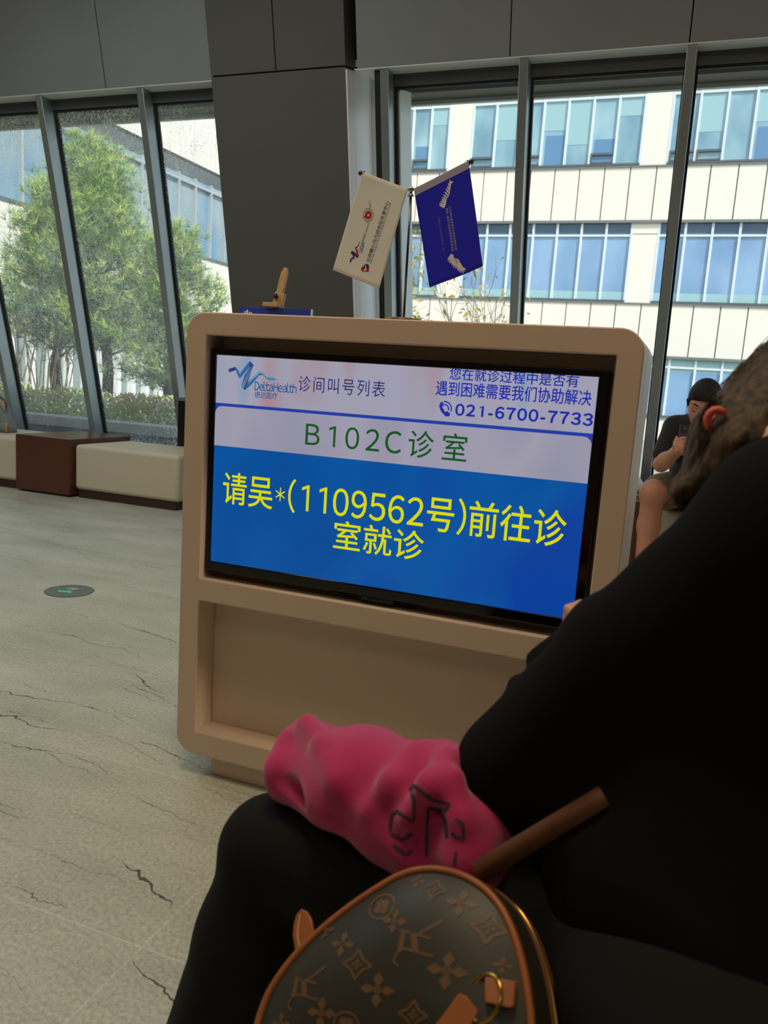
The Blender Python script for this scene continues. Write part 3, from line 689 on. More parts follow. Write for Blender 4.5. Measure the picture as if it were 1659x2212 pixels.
lpoly([(490, 85), (565, 155), (530, 240), (455, 470), (405, 605), (345, 540), (400, 340), (490, 190)], 0, 0.0012)
lpoly([(405, 605), (450, 480), (500, 420), (640, 275), (695, 265), (740, 330), (660, 345), (520, 510)], 1, 0.0013)
lpoly([(640, 275), (695, 265), (740, 318), (680, 300), (500, 450), (460, 500), (500, 420)], 3, 0.0014)
lpoly([(695, 265), (720, 285), (770, 345), (800, 375), (930, 395), (1000, 415), (900, 430), (830, 425), (770, 385)], 2, 0.0012)
lpoly([(790, 365), (860, 362), (935, 362), (950, 385), (800, 378)], 3, 0.0013)
for i_ in range(5):     # ribbon stripes
    k = i_ / 4.0
    lpoly([(352 + 80 * k - 70 * k, 535 + 60 * k), (480 + 85 * k, 195 - 30 * k), (484 + 85 * k, 197 - 30 * k), (358 + 10 * k, 538 + 62 * k)], 3, 0.0015)
lg.build('logo_ribbon', [M['s_logo1'], M['s_logo2'], M['s_logo3'], M['s_logo4']], scr)
stext('logo_text', 'DeltaHealth', -1.072, -0.949, 1.106, 1.131, M['s_logo5'], 0.012)
stext('logo_chinese_text', '德达医疗', -1.071, -1.003, 1.087, 1.104, M['s_logo5'], 0.01)
MB().box(-0.735, -0.645, YT - 0.004, YT + 0.03, 0.5935, 0.6085).build('sensor_tab', M['black'], tv, bevel=0.004)
mb = MB(); put_text(mb, 'SAMSUNG', (-0.716, YT - 0.0050, 0.5975), (0.045, 0, 0), (0, 0, 0.0065), 0.02); mb.build('brand_lettering', mat('silver lettering', '#c9c9c9', 0.3), tv)
cb = thing('cable', (-0.69, YT + 0.03, 0.585), 'thin black cables looping under the bottom edge of the screen', 'cable')
MB().tube([at(px_, py_, y=YT + 0.02) for px_, py_ in ((690, 1262), (712, 1272), (735, 1282), (755, 1284), (780, 1281), (800, 1288), (840, 1305), (870, 1308), (900, 1304), (925, 1296))], 0.0035, 6).build('lead', M['black'], cb, smooth=True)
MB().tube([at(px_, py_, y=YT + 0.03) for px_, py_ in ((825, 1292), (850, 1302), (880, 1309), (905, 1305), (920, 1300), (940, 1297))], 0.003, 6).build('second_lead', M['black'], cb, smooth=True)

# ---------------------------------------------------------------- flag stand and flags on the kiosk
M['steel'] = mat('dark steel', '#55524f', 0.25, metal=0.9); M['chrome'] = mat('chrome', '#b0b0ae', 0.15, metal=1.0)
M['basewood'] = mat('varnished wood base', '#7a4f33', 0.3, var=0.3, vscale=40)
YF = 2.03
hub = at(888, 412, y=YF); foot = Vector((at(872, 690, y=YF).x, YF, 1.30))
fs_o = thing('flag_stand', (foot.x, YF, 1.30), 'small tabletop flag stand with a thin steel pole on top of the kiosk', 'flag stand')
MB().lathe([(0.046, 0), (0.050, 0.004), (0.050, 0.014), (0.047, 0.0175)], (foot.x, YF, 1.30), 40).build('base', M['basewood'], fs_o, smooth=True, bevel=0.001)
MB().lathe([(0.0515, 0), (0.0515, 0.008)], (foot.x, YF, 1.3045), 40).build('base_ring', M['chrome'], fs_o)
MB().tube([foot + Vector((0, 0, 0.015)), hub], 0.0032, 10).build('pole', M['steel'], fs_o, smooth=True)
MB().sphere(hub + Vector((0, 0, 0.003)), 0.0072, 10).lathe([(0.008, -0.014), (0.0085, -0.012), (0.004, -0.006)], hub, 20).build('hub', M['chrome'], fs_o, smooth=True)
finW = at(779, 374, y=YF + 0.003); finB = at(1018, 349, y=YF + 0.003)
for fn in (finW, finB):
    rod = MB().tube([hub, fn], 0.0022, 8).build('rod', M['steel'], fs_o, smooth=True)
    d = (fn - hub).normalized()
    MB().sphere(fn, 0.0066, 8).lathe([(0.003, -0.012), (0.0078, -0.010), (0.0078, -0.007), (0.004, -0.004)], fn, 16, d).build('finial', M['steel'], rod, smooth=True)
M['flag_w'] = mat('white flag satin', '#f4f2ea', 0.6, trans=0.6, bump=0.03, bscale=200); M['flag_b'] = mat('royal blue flag satin', '#3a40dc', 0.55, trans=0.55)
M['p_navy'] = mat('navy print', '#1f2a6b', 0.6); M['p_red'] = mat('red print', '#b3202c', 0.6); M['p_cyan'] = mat('blue print', '#1f6fb0', 0.6); M['p_grey'] = mat('grey print', '#8f9492', 0.6); M['p_white'] = mat('white print', '#e8e8ea', 0.6)
def flag_cloth(tl, tr_, bl, br_, y, wave, n=24):
    """grid between four photo corners, gently curved in depth; returns fn(a,b)->point and mesh"""
    c = [at(*q, y=y) for q in (tl, tr_, bl, br_)]
    def fn(a, b, lift=0.0):
        p = (c[0] * (1 - a) + c[1] * a) * (1 - b) + (c[2] * (1 - a) + c[3] * a) * b
        return p + Vector((0, wave * math.sin(a * 5.2 + b * 1.5) * b - lift - 0.004, 0))
    vs = [fn(i / n, j / n) for j in range(n + 1) for i in range(n + 1)]
    fs = [(j * (n + 1) + i, j * (n + 1) + i + 1, (j + 1) * (n + 1) + i + 1, (j + 1) * (n + 1) + i) for j in range(n) for i in range(n)]
    return fn, vs, fs
def inv_ab(tl, tr_, bl, br_):
    A = np.array([tl, tr_, bl, br_], float)
    def g(px, py):
        a, b = 0.5, 0.5
        for _ in range(12):
            P_ = (A[0] * (1 - a) + A[1] * a) * (1 - b) + (A[2] * (1 - a) + A[3] * a) * b
            da = (A[1] - A[0]) * (1 - b) + (A[3] - A[2]) * b; db = (A[2] * (1 - a) + A[3] * a) - (A[0] * (1 - a) + A[1] * a)
            s_ = np.linalg.solve(np.stack([da, db], 1), np.array([px, py]) - P_); a += s_[0]; b += s_[1]
        return a, b
    return g
# white flag
cw = ((784, 371.5), (882.5, 408.5), (719, 583), (820, 624))
fnW, vs, fs = flag_cloth(*cw, YF, 0.004); gW = inv_ab(*cw)
wf = thing('white_flag', tuple(fnW(0.5, 1)), 'white desk flag printed with a heart and blue Chinese lettering, hanging left of the pole', 'flag', 'flags on the stand')
o = MB().add(vs, fs).build('cloth', M['flag_w'], wf, smooth=True); sd = o.modifiers.new('thick', 'SOLIDIFY'); sd.thickness = 0.0009; sd.offset = 0
def onW(px, py, d=0.0012): return fnW(*gW(px, py), d)
pr = MB()
def ptext(mb, body, p0, p1, h, fn_, mi, bold=0.0):   # text along p0->p1 (photo px), letter tops to the left of travel
    vs2, fs2 = text_polys(body, bold); dx, dy = p1[0] - p0[0], p1[1] - p0[1]; L_ = math.hypot(dx, dy); nx, ny = dy / L_ * h, -dx / L_ * h
    mb.add([fn_(p0[0] + dx * a + nx * b, p0[1] + dy * a + ny * b) for a, b in vs2.tolist()], fs2, mi)
ptext(pr, '北京瞳心马凡综合征关爱中心', (801.5, 568), (844, 436), 8.5, onW, 0, 0.01)
ptext(pr, 'Beijing Tongxin Marfan Syndrome Care Center', (806, 569), (848.5, 438), 3.6, onW, 0, 0.01)
ptext(pr, 'DeltaHealth', (781, 544), (793.5, 503.5), 5, onW, 2, 0.01)
ptext(pr, '德达医疗', (785.5, 546), (791.5, 524), 4.2, onW, 2, 0.01)
def wz(pts, mi, fn_=onW, d=0.0012, o=(710, 360), s=8.194): pr.add([fn_(o[0] + a / s, o[1] + b / s, d) for a, b in pts], [tuple(range(len(pts)))], mi)
wz([(385, 1690), (415, 1692), (425, 1640), (480, 1625), (455, 1585), (400, 1630)], 0); wz([(470, 1600), (400, 1520), (430, 1485), (490, 1570), (470, 1620)], 0)
wz([(430, 1485), (490, 1520), (550, 1600), (515, 1615), (480, 1565)], 0); wz([(550, 1600), (520, 1560), (480, 1430), (500, 1410), (530, 1480), (555, 1560)], 1)
wz([(480, 1430), (540, 1385), (560, 1320), (570, 1325), (552, 1395), (500, 1440)], 0)
def ringp(cx, cy, r0, r1, mi, sx=1.0, n=24, d=0.0012):
    for k in range(n):
        a0, a1 = 2 * PI * k / n, 2 * PI * (k + 1) / n
        wz([(cx + sx * r0 * math.cos(a0), cy + r0 * math.sin(a0)), (cx + sx * r1 * math.cos(a0), cy + r1 * math.sin(a0)), (cx + sx * r1 * math.cos(a1), cy + r1 * math.sin(a1)), (cx + sx * r0 * math.cos(a1), cy + r0 * math.sin(a1))], mi, d=d)
ringp(718, 850, 104, 122, 3, 0.78); ringp(720, 852, 24, 76, 1, 0.82); wz([(640, 890), (665, 840), (690, 910)], 1)
wz([(735, 725), (755, 725), (772, 690), (745, 640), (765, 600), (752, 600), (728, 645), (752, 690)], 3); wz([(700, 965), (735, 1000), (690, 1150), (670, 1150), (715, 1010)], 3)
hrt = []
for k in range(28):
    a = 2 * PI * k / 28; hx = 16 * math.sin(a) ** 3; hy = -(13 * math.cos(a) - 5 * math.cos(2 * a) - 2 * math.cos(3 * a) - math.cos(4 * a)); th = -0.75
    hrt.append((683 + 5.2 * (hx * math.cos(th) - hy * math.sin(th)), 1808 + 5.2 * (hx * math.sin(th) + hy * math.cos(th))))
wz(hrt, 1); wz([p for p in hrt if p[1] < 1805] + [(740, 1805), (690, 1800), (640, 1805)], 0, d=0.0016)
wz([(670, 1750), (690, 1760), (690, 1800), (672, 1790)], 4, d=0.002); wz([(648, 1830), (690, 1800), (700, 1830), (665, 1860)], 4, d=0.002)
pr.build('print', [M['p_navy'], M['p_red'], M['p_cyan'], M['p_grey'], M['p_white']], wf)
# blue flag
cbf = ((895, 409), (1013, 348), (930, 622), (1044, 576))
fnB, vs, fs = flag_cloth(*cbf, YF, -0.004); gB = inv_ab(*cbf)
bf = thing('blue_flag', tuple(fnB(0.5, 1)), 'royal blue desk flag with two white wings, hanging right of the pole', 'flag', 'flags on the stand')
o = MB().add(vs, fs).build('cloth', M['flag_b'], bf, smooth=True); sd = o.modifiers.new('thick', 'SOLIDIFY'); sd.thickness = 0.0009; sd.offset = 0
def onB(px, py, d=0.0012): return fnB(*gB(px, py), d)
hm = MB(); n = 16
hm.add([fnB(i / n, j * 0.072, 0.0012) for j in (0, 1) for i in range(n + 1)], [(i, i + 1, n + 2 + i, n + 1 + i) for i in range(n)])
hm.build('hem', M['flag_w'], bf)
pr = MB()
ptext(pr, '2023第九届全国马凡综合征病友大会', (971, 446), (984.5, 540.5), 4.8, onB, 0, 0.012)
ptext(pr, '暨第一届马凡综合征跨学科交流大会', (964.5, 450), (977.5, 543), 4.8, onB, 0, 0.012)
ptext(pr, '北京瞳心马凡综合征关爱中心 主办', (948, 468), (959, 543), 3.6, onB, 1, 0.0)
oB = (890, 340); sB = 7.627
def feathers(sp, tips, wd):
    for i, (tx, ty) in enumerate(tips):
        q = i / (len(tips) - 1) * (len(sp) - 1.001); k = int(q); f = q - k
        bx_, by_ = sp[k][0] * (1 - f) + sp[k + 1][0] * f, sp[k][1] * (1 - f) + sp[k + 1][1] * f
        dx, dy = tx - bx_, ty - by_; L_ = math.hypot(dx, dy); nx, ny = -dy / L_ * wd, dx / L_ * wd
        wz([(bx_ + nx * .6, by_ + ny * .6), (bx_ + dx * .6 + nx, by_ + dy * .6 + ny), (tx, ty), (bx_ + dx * .6 - nx, by_ + dy * .6 - ny), (bx_ - nx * .6, by_ - ny * .6)], 0, onB, 0.0012 + 0.0001 * (i % 3), oB, sB)
sp1 = [(545, 830), (570, 760), (580, 690), (625, 620), (640, 520), (655, 430)]
feathers(sp1, [(455, 775), (465, 750), (480, 718), (497, 688), (512, 655), (528, 612), (548, 565), (570, 515), (592, 470), (615, 420), (640, 365), (690, 392)], 14)
wz([(525, 838), (550, 835), (575, 775), (572, 720), (560, 700), (545, 760), (520, 810)], 0, onB, 0.0018, oB, sB)
for k in range(len(sp1) - 1):
    (a, b), (c, d) = sp1[k], sp1[k + 1]; wz([(a - 8, b), (a + 6, b), (c + 6, d), (c - 8, d)], 0, onB, 0.0017, oB, sB)
sp2 = [(660, 1600), (690, 1640), (705, 1670), (770, 1680), (800, 1740), (840, 1810)]
feathers(sp2, [(595, 1705), (612, 1738), (640, 1762), (668, 1792), (700, 1830), (735, 1845), (765, 1880), (795, 1905), (825, 1918), (860, 1918), (880, 1880), (897, 1855)], 13)
wz([(640, 1605), (660, 1590), (690, 1600), (700, 1650), (680, 1680), (655, 1660)], 0, onB, 0.0018, oB, sB)
for k in range(len(sp2) - 1):
    (a, b), (c, d) = sp2[k], sp2[k + 1]; wz([(a - 4, b + 8), (a + 4, b - 8), (c + 4, d - 8), (c - 4, d + 8)], 0, onB, 0.0017, oB, sB)
pr.build('print', [M['p_white'], mat('faint lilac print', '#7f86c4', 0.6)], bf)

# ---------------------------------------------------------------- easel and board behind the kiosk
M['beech'] = mat('pale beech wood', '#c99f6d', 0.5, var=0.12, vscale=25)
YE = 4.55
e_top = at(617, 575, y=YE); e_low = at(596, 662, y=YE)
es = thing('easel', (e_low.x - 0.05, YE, 0), 'wooden easel with a black knob, behind the kiosk before the charcoal column', 'easel')
d = (e_top - e_low).normalized(); foot_e = e_low - d * (e_low.z - 0.02) / d.z
xe = d.cross(Vector((0, 1, 0))).normalized()
MB().prism([foot_e - xe * 0.023, foot_e + xe * 0.023, e_top - d * 0.045 + xe * 0.023, e_top - d * 0.008 + xe * 0.010, e_top - d * 0.008 - xe * 0.010, e_top - d * 0.045 - xe * 0.023], (0, 0.022, 0)).build('mast', M['beech'], es, bevel=0.004)
kb = at(604, 645, y=YE - 0.03)
MB().bar(kb - d * 0.045, kb + d * 0.035, 0.066, 0.035, up=(0, 1, 0.2)).build('clamp_block', M['beech'], es, bevel=0.003)
lp = at(591, 659, y=YE - 0.05); xd = Vector((0.99, 0, -0.03))
MB().bar(lp - xd * 0.055, lp + xd * 0.05, 0.09, 0.024, up=(0, 0, 1)).build('ledge', M['beech'], es, bevel=0.002)
kn = MB(); kc = kb + Vector((-0.012, -0.022, 0.01)); kn.lathe([(0.008, 0), (0.013, 0.004), (0.013, 0.014), (0.007, 0.018)], kc, 16, (0, -1, 0))
for k in range(5): kn.sphere(kc + Vector((0.013 * math.cos(k * 1.257), -0.008, 0.013 * math.sin(k * 1.257))), 0.006, 6)
kn.build('knob', M['black'], es, smooth=True)
for sx in (-0.33, 0.33):
    MB().bar((e_low.x + sx - 0.08, YE + 0.06, 0.01), (e_low.x + sx * 0.12 - 0.03, YE + 0.06, 1.45), 0.04, 0.02, up=(0, 1, 0)).build('leg', M['beech'], es, bevel=0.002)
b0 = at(518, 663, y=YE - 0.06); b1 = at(673, 665, y=YE - 0.06)
bd = thing('presentation_board', ((b0.x + b1.x) / 2, YE - 0.06, b0.z - 0.55), 'blue board clamped on the easel, its top edge just above the kiosk', 'board')
MB().box(b0.x, b1.x, YE - 0.066, YE - 0.05, b0.z - 0.55, b0.z).build('panel', [mat('royal blue board', '#2a3b96', 0.5)], bd, bevel=0.001)
MB().box(b1.x, b1.x + 0.007, YE - 0.066, YE - 0.05, b0.z - 0.55, b0.z).build('white_edge', M['white'], bd)
pr = MB()
def be(px_, py_): return at(px_, py_, y=YE - 0.0672)
for tx, ty in ((527, 672), (531, 670), (534, 668), (539, 672), (543, 674), (522, 675)):
    pr.add([be(533, 684), be(tx - 0.8, ty + 2), be(tx, ty), be(tx + 2.2, ty + 2.5), be(535, 684)], [(0, 1, 2, 3, 4)])
pr.build('wing_print', M['p_white'], bd)

# ---------------------------------------------------------------- benches and tables along the windows
def bench(x0, x1, label, h=0.455, y0=5.42, y1=6.14):
    t = thing('bench', ((x0 + x1) / 2, (y0 + y1) / 2, 0), label, 'bench', 'cream benches along the windows')
    MB().box(x0 + 0.03, x1 - 0.03, y0 + 0.02, y1 - 0.02, 0, 0.075).build('plinth', M['plinth'], t)
    MB().box(x0, x1, y0, y1, 0.07, h).build('seat', M['cream_leather'], t, bevel=0.035, seg=5)
    return t
def side_table(x0, x1, label, h=0.495, y0=5.37, y1=6.16):
    t = thing('side_table', ((x0 + x1) / 2, (y0 + y1) / 2, 0), label, 'side table', 'brown side tables between benches')
    MB().box(x0 + 0.03, x1 - 0.03, y0 + 0.03, y1 - 0.03, 0, 0.03).build('plinth', M['plinth'], t)
    MB().box(x0, x0 + 0.03, y0, y1, 0.02, h - 0.03).box(x1 - 0.03, x1, y0, y1, 0.02, h - 0.03).box(x0 + 0.03, x1 - 0.03, y0, y0 + 0.03, 0.02, h - 0.03).build('cabinet', M['brown_wood'], t, bevel=0.002)
    MB().box(x0, x1, y0, y1, h - 0.03, h).build('top', M['brown_wood'], t, bevel=0.002)
    return t
bench(-8.2, -5.455, 'cream bench at the far left edge, with the grey handbag on it')
side_table(-5.445, -4.858, 'dark brown wooden side table between two cream benches at the left')
bench(-4.85, -3.80, 'cream bench right of the brown table, partly behind the kiosk')
side_table(-0.95, -0.21, 'dark brown side table at the right, only a sliver beside the kiosk edge')
bench(-0.20, 1.6, 'cream bench by the right windows under the man in the dark shirt')
ds = thing('floor_cabinet', (-4.0, 6.15, 0), 'low black cabinet by the column base, half hidden by the kiosk', 'cabinet')
MB().box(-4.33, -3.5, 6.15, 6.31, 0, 0.86).build('body', M['black'], ds, bevel=0.004); MB().box(-4.35, -3.48, 6.14, 6.32, 0.86, 0.89).build('top', mat('grey cabinet top', '#6c7272', 0.4), ds, bevel=0.003)
# handbag on the left bench
hb = thing('grey_handbag', (-6.28, 5.75, 0.455), 'grey handbag with tan leather corners at the far left on the bench', 'handbag')
def Pb(px_, py_, y=5.75): return at(px_, py_, y=y)
m_ = MB(); zs = [(0.457, 0.185, 0.085), (0.52, 0.175, 0.08), (0.60, 0.15, 0.065), (0.67, 0.12, 0.05), (0.70, 0.105, 0.04)]
cxh = Pb(28, 920).x - 0.18
rings = []
for z_, hw_, hd_ in zs:
    rings.append([(cxh + hw_ * (abs(math.cos(a)) ** 0.5) * math.copysign(1, math.cos(a)), 5.75 + hd_ * (abs(math.sin(a)) ** 0.5) * math.copysign(1, math.sin(a)), z_) for a in np.linspace(0, 2 * PI, 33)[:-1]])
vs = [p for r_ in rings for p in r_]
m_.add(vs, [(i * 32 + k, i * 32 + (k + 1) % 32, (i + 1) * 32 + (k + 1) % 32, (i + 1) * 32 + k) for i in range(4) for k in range(32)] + [tuple(range(32)), tuple(range(128, 160))])
m_.build('body', mat('grey canvas', '#7d8688', 0.7, bump=0.1, bscale=200), hb, smooth=True)
M['tan'] = mat('tan leather', '#c08d55', 0.5)
for sx in (-1, 1): MB().tube([(cxh + sx * 0.175, 5.67, 0.462), (cxh + sx * 0.178, 5.672, 0.51), (cxh + sx * 0.168, 5.68, 0.55)], 0.012, 8).build('corner_patch', M['tan'], hb, smooth=True)
MB().tube([(cxh + 0.13 * math.cos(a), 5.72, 0.69 + 0.10 * math.sin(a)) for a in np.linspace(0, PI, 15)], 0.010, 8).build('handle', mat('brown patterned handle', '#5a3a2a', 0.5), hb, smooth=True)
MB().tube([(cxh + 0.10, 5.70, 0.735), (cxh + 0.125, 5.695, 0.70), (cxh + 0.145, 5.69, 0.66)], [0.02, 0.016, 0.005], 8).build('scarf', mat('white and brown scarf', '#b79d8c', 0.6, var=0.6, vscale=60), hb, smooth=True)
# round floor sticker
c0 = at(150, 1276, z=0.002)
st = thing('floor_sticker', (c0.x, c0.y, 0.0), 'round grey floor sticker with a small green arrow on the stone floor', 'sticker')
MB().lathe([(0.115, 0), (0.115, 0.0015)], (c0.x, c0.y, 0.0005), 40).build('disc', mat('grey sticker', '#5f6b6a', 0.35), st)
MB().lathe([(0.119, 0), (0.119, 0.001)], (c0.x, c0.y, 0.0003), 40).build('rim', mat('dark sticker rim', '#23282a', 0.4), st)
ar = [at(a, b, z=0.003) for a, b in ((126, 1279), (126, 1275), (148, 1277), (146, 1274), (158, 1279), (148, 1282.5), (148, 1280.5))]
MB().prism(ar, (0, 0, 0.0005)).build('arrow', mat('bright green print', '#3fe0a0', 0.5), st)
gr_ = [at(a, b, z=0.003) for a, b in ((140, 1271), (165, 1270), (172, 1273), (158, 1275))]
MB().prism(gr_, (0, 0, 0.0005)).build('pale_mark', mat('pale print', '#a8adab', 0.5), st)
#PART2
# ---------------------------------------------------------------- people: materials
M['skin'] = mat('skin', '#c98f74', 0.5, sss=0.15, var=0.05, vscale=30); M['skin_f'] = mat('pale skin', '#c79a80', 0.5, sss=0.2, var=0.05, vscale=30)
M['ear'] = mat('ear skin with painted backlight', '#e0664f', 0.5, sss=0.4)  # red glow of backlight through the ear is put into this colour
M['hair_b'] = mat('black hair', '#15120f', 0.75, bump=0.5, bscale=250); M['lip'] = mat('lip', '#a4604f', 0.5)
M['tee'] = mat('navy black cotton', '#14161d', 0.85, sheen=0.15); M['shorts'] = mat('khaki cotton', '#8a7550', 0.85)
M['black_knit'] = mat('black knit', '#0b0b0b', 0.92, bump=0.12, bscale=500, spec=0.15); M['black_trouser'] = mat('black trouser cloth', '#131313', 0.85, bump=0.08, bscale=600, spec=0.2)
def hair_mat():
    m = bpy.data.materials.new('brown hair strands'); m.use_nodes = True; t = m.node_tree; b = t.nodes['Principled BSDF']; N = t.nodes.new; L = t.links.new
    tc = N('ShaderNodeTexCoord'); mp = N('ShaderNodeMapping'); mp.inputs['Scale'].default_value = (45, 45, 4); mp.inputs['Rotation'].default_value = (0.0, -0.8, 0.0); L(tc.outputs['Object'], mp.inputs[0])
    n = N('ShaderNodeTexNoise'); n.inputs['Scale'].default_value = 3.0; n.inputs['Detail'].default_value = 5; L(mp.outputs[0], n.inputs['Vector'])
    r = N('ShaderNodeValToRGB'); r.color_ramp.elements[0].position = 0.35; r.color_ramp.elements[0].color = lin('#120c08'); r.color_ramp.elements[1].position = 0.7; r.color_ramp.elements[1].color = lin('#5d4629')
    L(n.outputs['Fac'], r.inputs[0]); L(r.outputs[0], b.inputs['Base Color']); b.inputs['Roughness'].default_value = 0.6; b.inputs['Specular IOR Level'].default_value = 0.3
    bp = N('ShaderNodeBump'); bp.inputs['Strength'].default_value = 0.5; bp.inputs['Distance'].default_value = 0.004; L(n.outputs['Fac'], bp.inputs['Height']); L(bp.outputs[0], b.inputs['Normal'])
    return m
M['hair_w'] = hair_mat()

def finger(pts, r0, r1):
    return [(rc(pts[i], pts[i + 1], r0 + (r1 - r0) * i / (len(pts) - 1), r0 + (r1 - r0) * (i + 1) / (len(pts) - 1)), 0.003) for i in range(len(pts) - 1)]

# ---------------------------------------------------------------- man on the bench by the right windows
V_ = lambda *a: np.array(a, float)
A = lambda px_, py_, y: np.array(at(px_, py_, y=y))
mh = A(1521, 872, 4.75)
man = thing('person', (0.1, 5.4, 0), 'man in a dark T-shirt sitting by the window, looking at his phone', 'person')
fw = V_(-0.13, -0.86, -0.50); fw /= np.linalg.norm(fw)
HR = rotm(fw, (0.05, 0, 1)); sdv, fdv, udv = HR[:, 0], HR[:, 1], HR[:, 2]
def hp(s, f, u): return mh + sdv * s + fdv * f + udv * u
nk = A(1524, 912, 4.98); chest = A(1505, 955, 5.10); pel = V_(0.09, 5.60, 0.585)
shR, shL = A(1459, 924, 5.02), A(1575, 905, 5.02)
elR = A(1428, 1003, 4.86); wrR = A(1458, 978, 4.74); elL = A(1600, 1010, 4.86); wrL = A(1530, 985, 4.72)
knR = A(1411, 1066, 4.93); knL = A(1530, 1075, 4.95)
anR = V_(-0.16, 4.90, 0.09); anL = V_(0.15, 4.90, 0.09)
hipR, hipL = pel + V_(-0.10, 0, 0.0), pel + V_(0.10, 0, 0.0)
body = [(ell(mh, (0.078, 0.098, 0.118), HR), 0.02), (ell(hp(0, 0.025, -0.045), (0.062, 0.075, 0.085), HR), 0.03), (ell(hp(0, 0.052, -0.098), (0.030, 0.030, 0.026), HR), 0.03),
        (rc(hp(0, 0.088, 0.02), hp(0, 0.104, -0.028), 0.008, 0.011), 0.012), (ell(hp(0, 0.098, -0.033), (0.018, 0.010, 0.008), HR), 0.008),
        (rc(hp(-0.045, 0.083, 0.030), hp(-0.018, 0.094, 0.030), 0.008, 0.007), 0.012), (rc(hp(0.045, 0.083, 0.030), hp(0.018, 0.094, 0.030), 0.008, 0.007), 0.012),
        (ell(hp(0, 0.094, -0.066), (0.024, 0.012, 0.007), HR), 0.006), (ell(hp(0, 0.092, -0.077), (0.020, 0.012, 0.008), HR), 0.006),
        (ell(hp(-0.033, 0.082, 0.008), (0.015, 0.010, 0.009), HR), 0.006), (ell(hp(0.033, 0.082, 0.008), (0.015, 0.010, 0.009), HR), 0.006),
        (ell(hp(-0.080, -0.005, -0.01), (0.010, 0.020, 0.032), HR), 0.006), (ell(hp(0.080, -0.005, -0.01), (0.010, 0.020, 0.032), HR), 0.006),
        (rc(hp(0, -0.02, -0.07), nk, 0.050, 0.054), 0.02), (rc(nk, chest, 0.09, 0.13), 0.05), (rc(chest, pel, 0.13, 0.14), 0.06),
        (rc(shR, nk, 0.045, 0.048), 0.03), (rc(shL, nk, 0.045, 0.048), 0.03),
        (rc(shR, elR, 0.050, 0.042), 0.03), (rc(shL, elL, 0.050, 0.042), 0.03),
        (rc(elR, elR + (wrR - elR) * .35, 0.042, 0.046), 0.02), (rc(elR + (wrR - elR) * .35, wrR, 0.046, 0.030), 0.02), (rc(elL, wrL, 0.042, 0.029), 0.02),
        (rc(hipR, knR, 0.10, 0.072), 0.04), (rc(hipL, knL, 0.10, 0.072), 0.04), (ell(knR + V_(0, -0.02, 0.01), (0.066, 0.062, 0.075)), 0.03),
        (rc(knR, knR * .62 + anR * .38 + V_(0, .03, 0), 0.066, 0.064), 0.03), (rc(knR * .62 + anR * .38 + V_(0, .03, 0), anR, 0.062, 0.038), 0.03), (rc(knL, anL, 0.066, 0.040), 0.03)]
ph_c = A(1481, 948, 4.70)
ph_u = V_(-0.03, 0.30, 0.95); ph_u /= np.linalg.norm(ph_u); ph_s = V_(1, 0.12, 0.0); ph_s -= ph_u * (ph_s @ ph_u); ph_s /= np.linalg.norm(ph_s); ph_n = np.cross(ph_s, ph_u)   # ph_n towards the camera
if ph_n[1] > 0: ph_n = -ph_n
def hq(s, u, n): return ph_c + ph_s * s + ph_u * u + ph_n * n
palm = hq(-0.022, -0.058, 0.012)
body += [(rc(wrR, palm, 0.029, 0.030), 0.02), (rc(hq(-0.045, -0.045, 0.016), hq(-0.01, -0.075, 0.012), 0.022, 0.020), 0.02)]
for i, (u0, sx_) in enumerate(((0.000, 0.036), (-0.022, 0.042), (-0.043, 0.040), (-0.062, 0.032))):
    body += finger([hq(-0.045, u0 - 0.018, 0.024), hq(-0.020, u0 - 0.006, 0.026), hq(0.010, u0 - 0.001, 0.021), hq(sx_, u0 + 0.006, 0.016)], 0.0115, 0.0085)
body += finger([hq(-0.05, -0.05, 0.0), hq(-0.052, -0.02, -0.006), hq(-0.044, 0.01, -0.012)], 0.0125, 0.009)
# left hand resting closed round the wrist side of the phone
lp_ = hq(0.06, -0.075, -0.01)
body += [(rc(wrL, lp_, 0.028, 0.028), 0.02)]
for u0 in (0.012, -0.006, -0.024, -0.04): body += finger([lp_ + ph_u * u0, lp_ + ph_u * (u0 + 0.004) - ph_s * 0.03 + ph_n * 0.012, lp_ + ph_u * u0 - ph_s * 0.052 + ph_n * 0.012], 0.0105, 0.008)
body += finger([lp_ + ph_u * 0.02, lp_ + ph_u * 0.05 - ph_s * 0.012, lp_ + ph_u * 0.065 - ph_s * 0.03], 0.0115, 0.009)
solid('body', body, 0.0052, M['skin'], man, 0.02)
solid('hair', [(ell(hp(0, -0.022, 0.022), (0.088, 0.103, 0.112), HR), 0.02), (rc(hp(0.080, 0.03, 0.03), hp(0.078, 0.028, -0.005), 0.010, 0.006), 0.01), (rc(hp(-0.080, 0.03, 0.03), hp(-0.078, 0.028, -0.005), 0.010, 0.006), 0.01), (ell(hp(0, 0.042, 0.088), (0.066, 0.052, 0.036), HR), 0.03)], 0.005, M['hair_b'], man, 0.02,
      cut=[(ell(hp(0, 0.118, -0.012), (0.10, 0.075, 0.080), HR), 0.006), (ell(hp(0, 0.06, -0.14), (0.2, 0.14, 0.098), HR), 0.01)])
for s_ in (-1, 1):
    MB().tube([hp(s_ * 0.050, 0.078, 0.036), hp(s_ * 0.034, 0.092, 0.044), hp(s_ * 0.014, 0.100, 0.036)], [0.003, 0.0045, 0.003], 6).build('eyebrow', M['hair_b'], man, smooth=True)
    MB().tube([hp(s_ * 0.050, 0.082, 0.004), hp(s_ * 0.034, 0.0955, -0.001), hp(s_ * 0.018, 0.092, 0.004)], 0.002, 6).build('eyelashes', M['hair_b'], man, smooth=True)
sl = 0.74
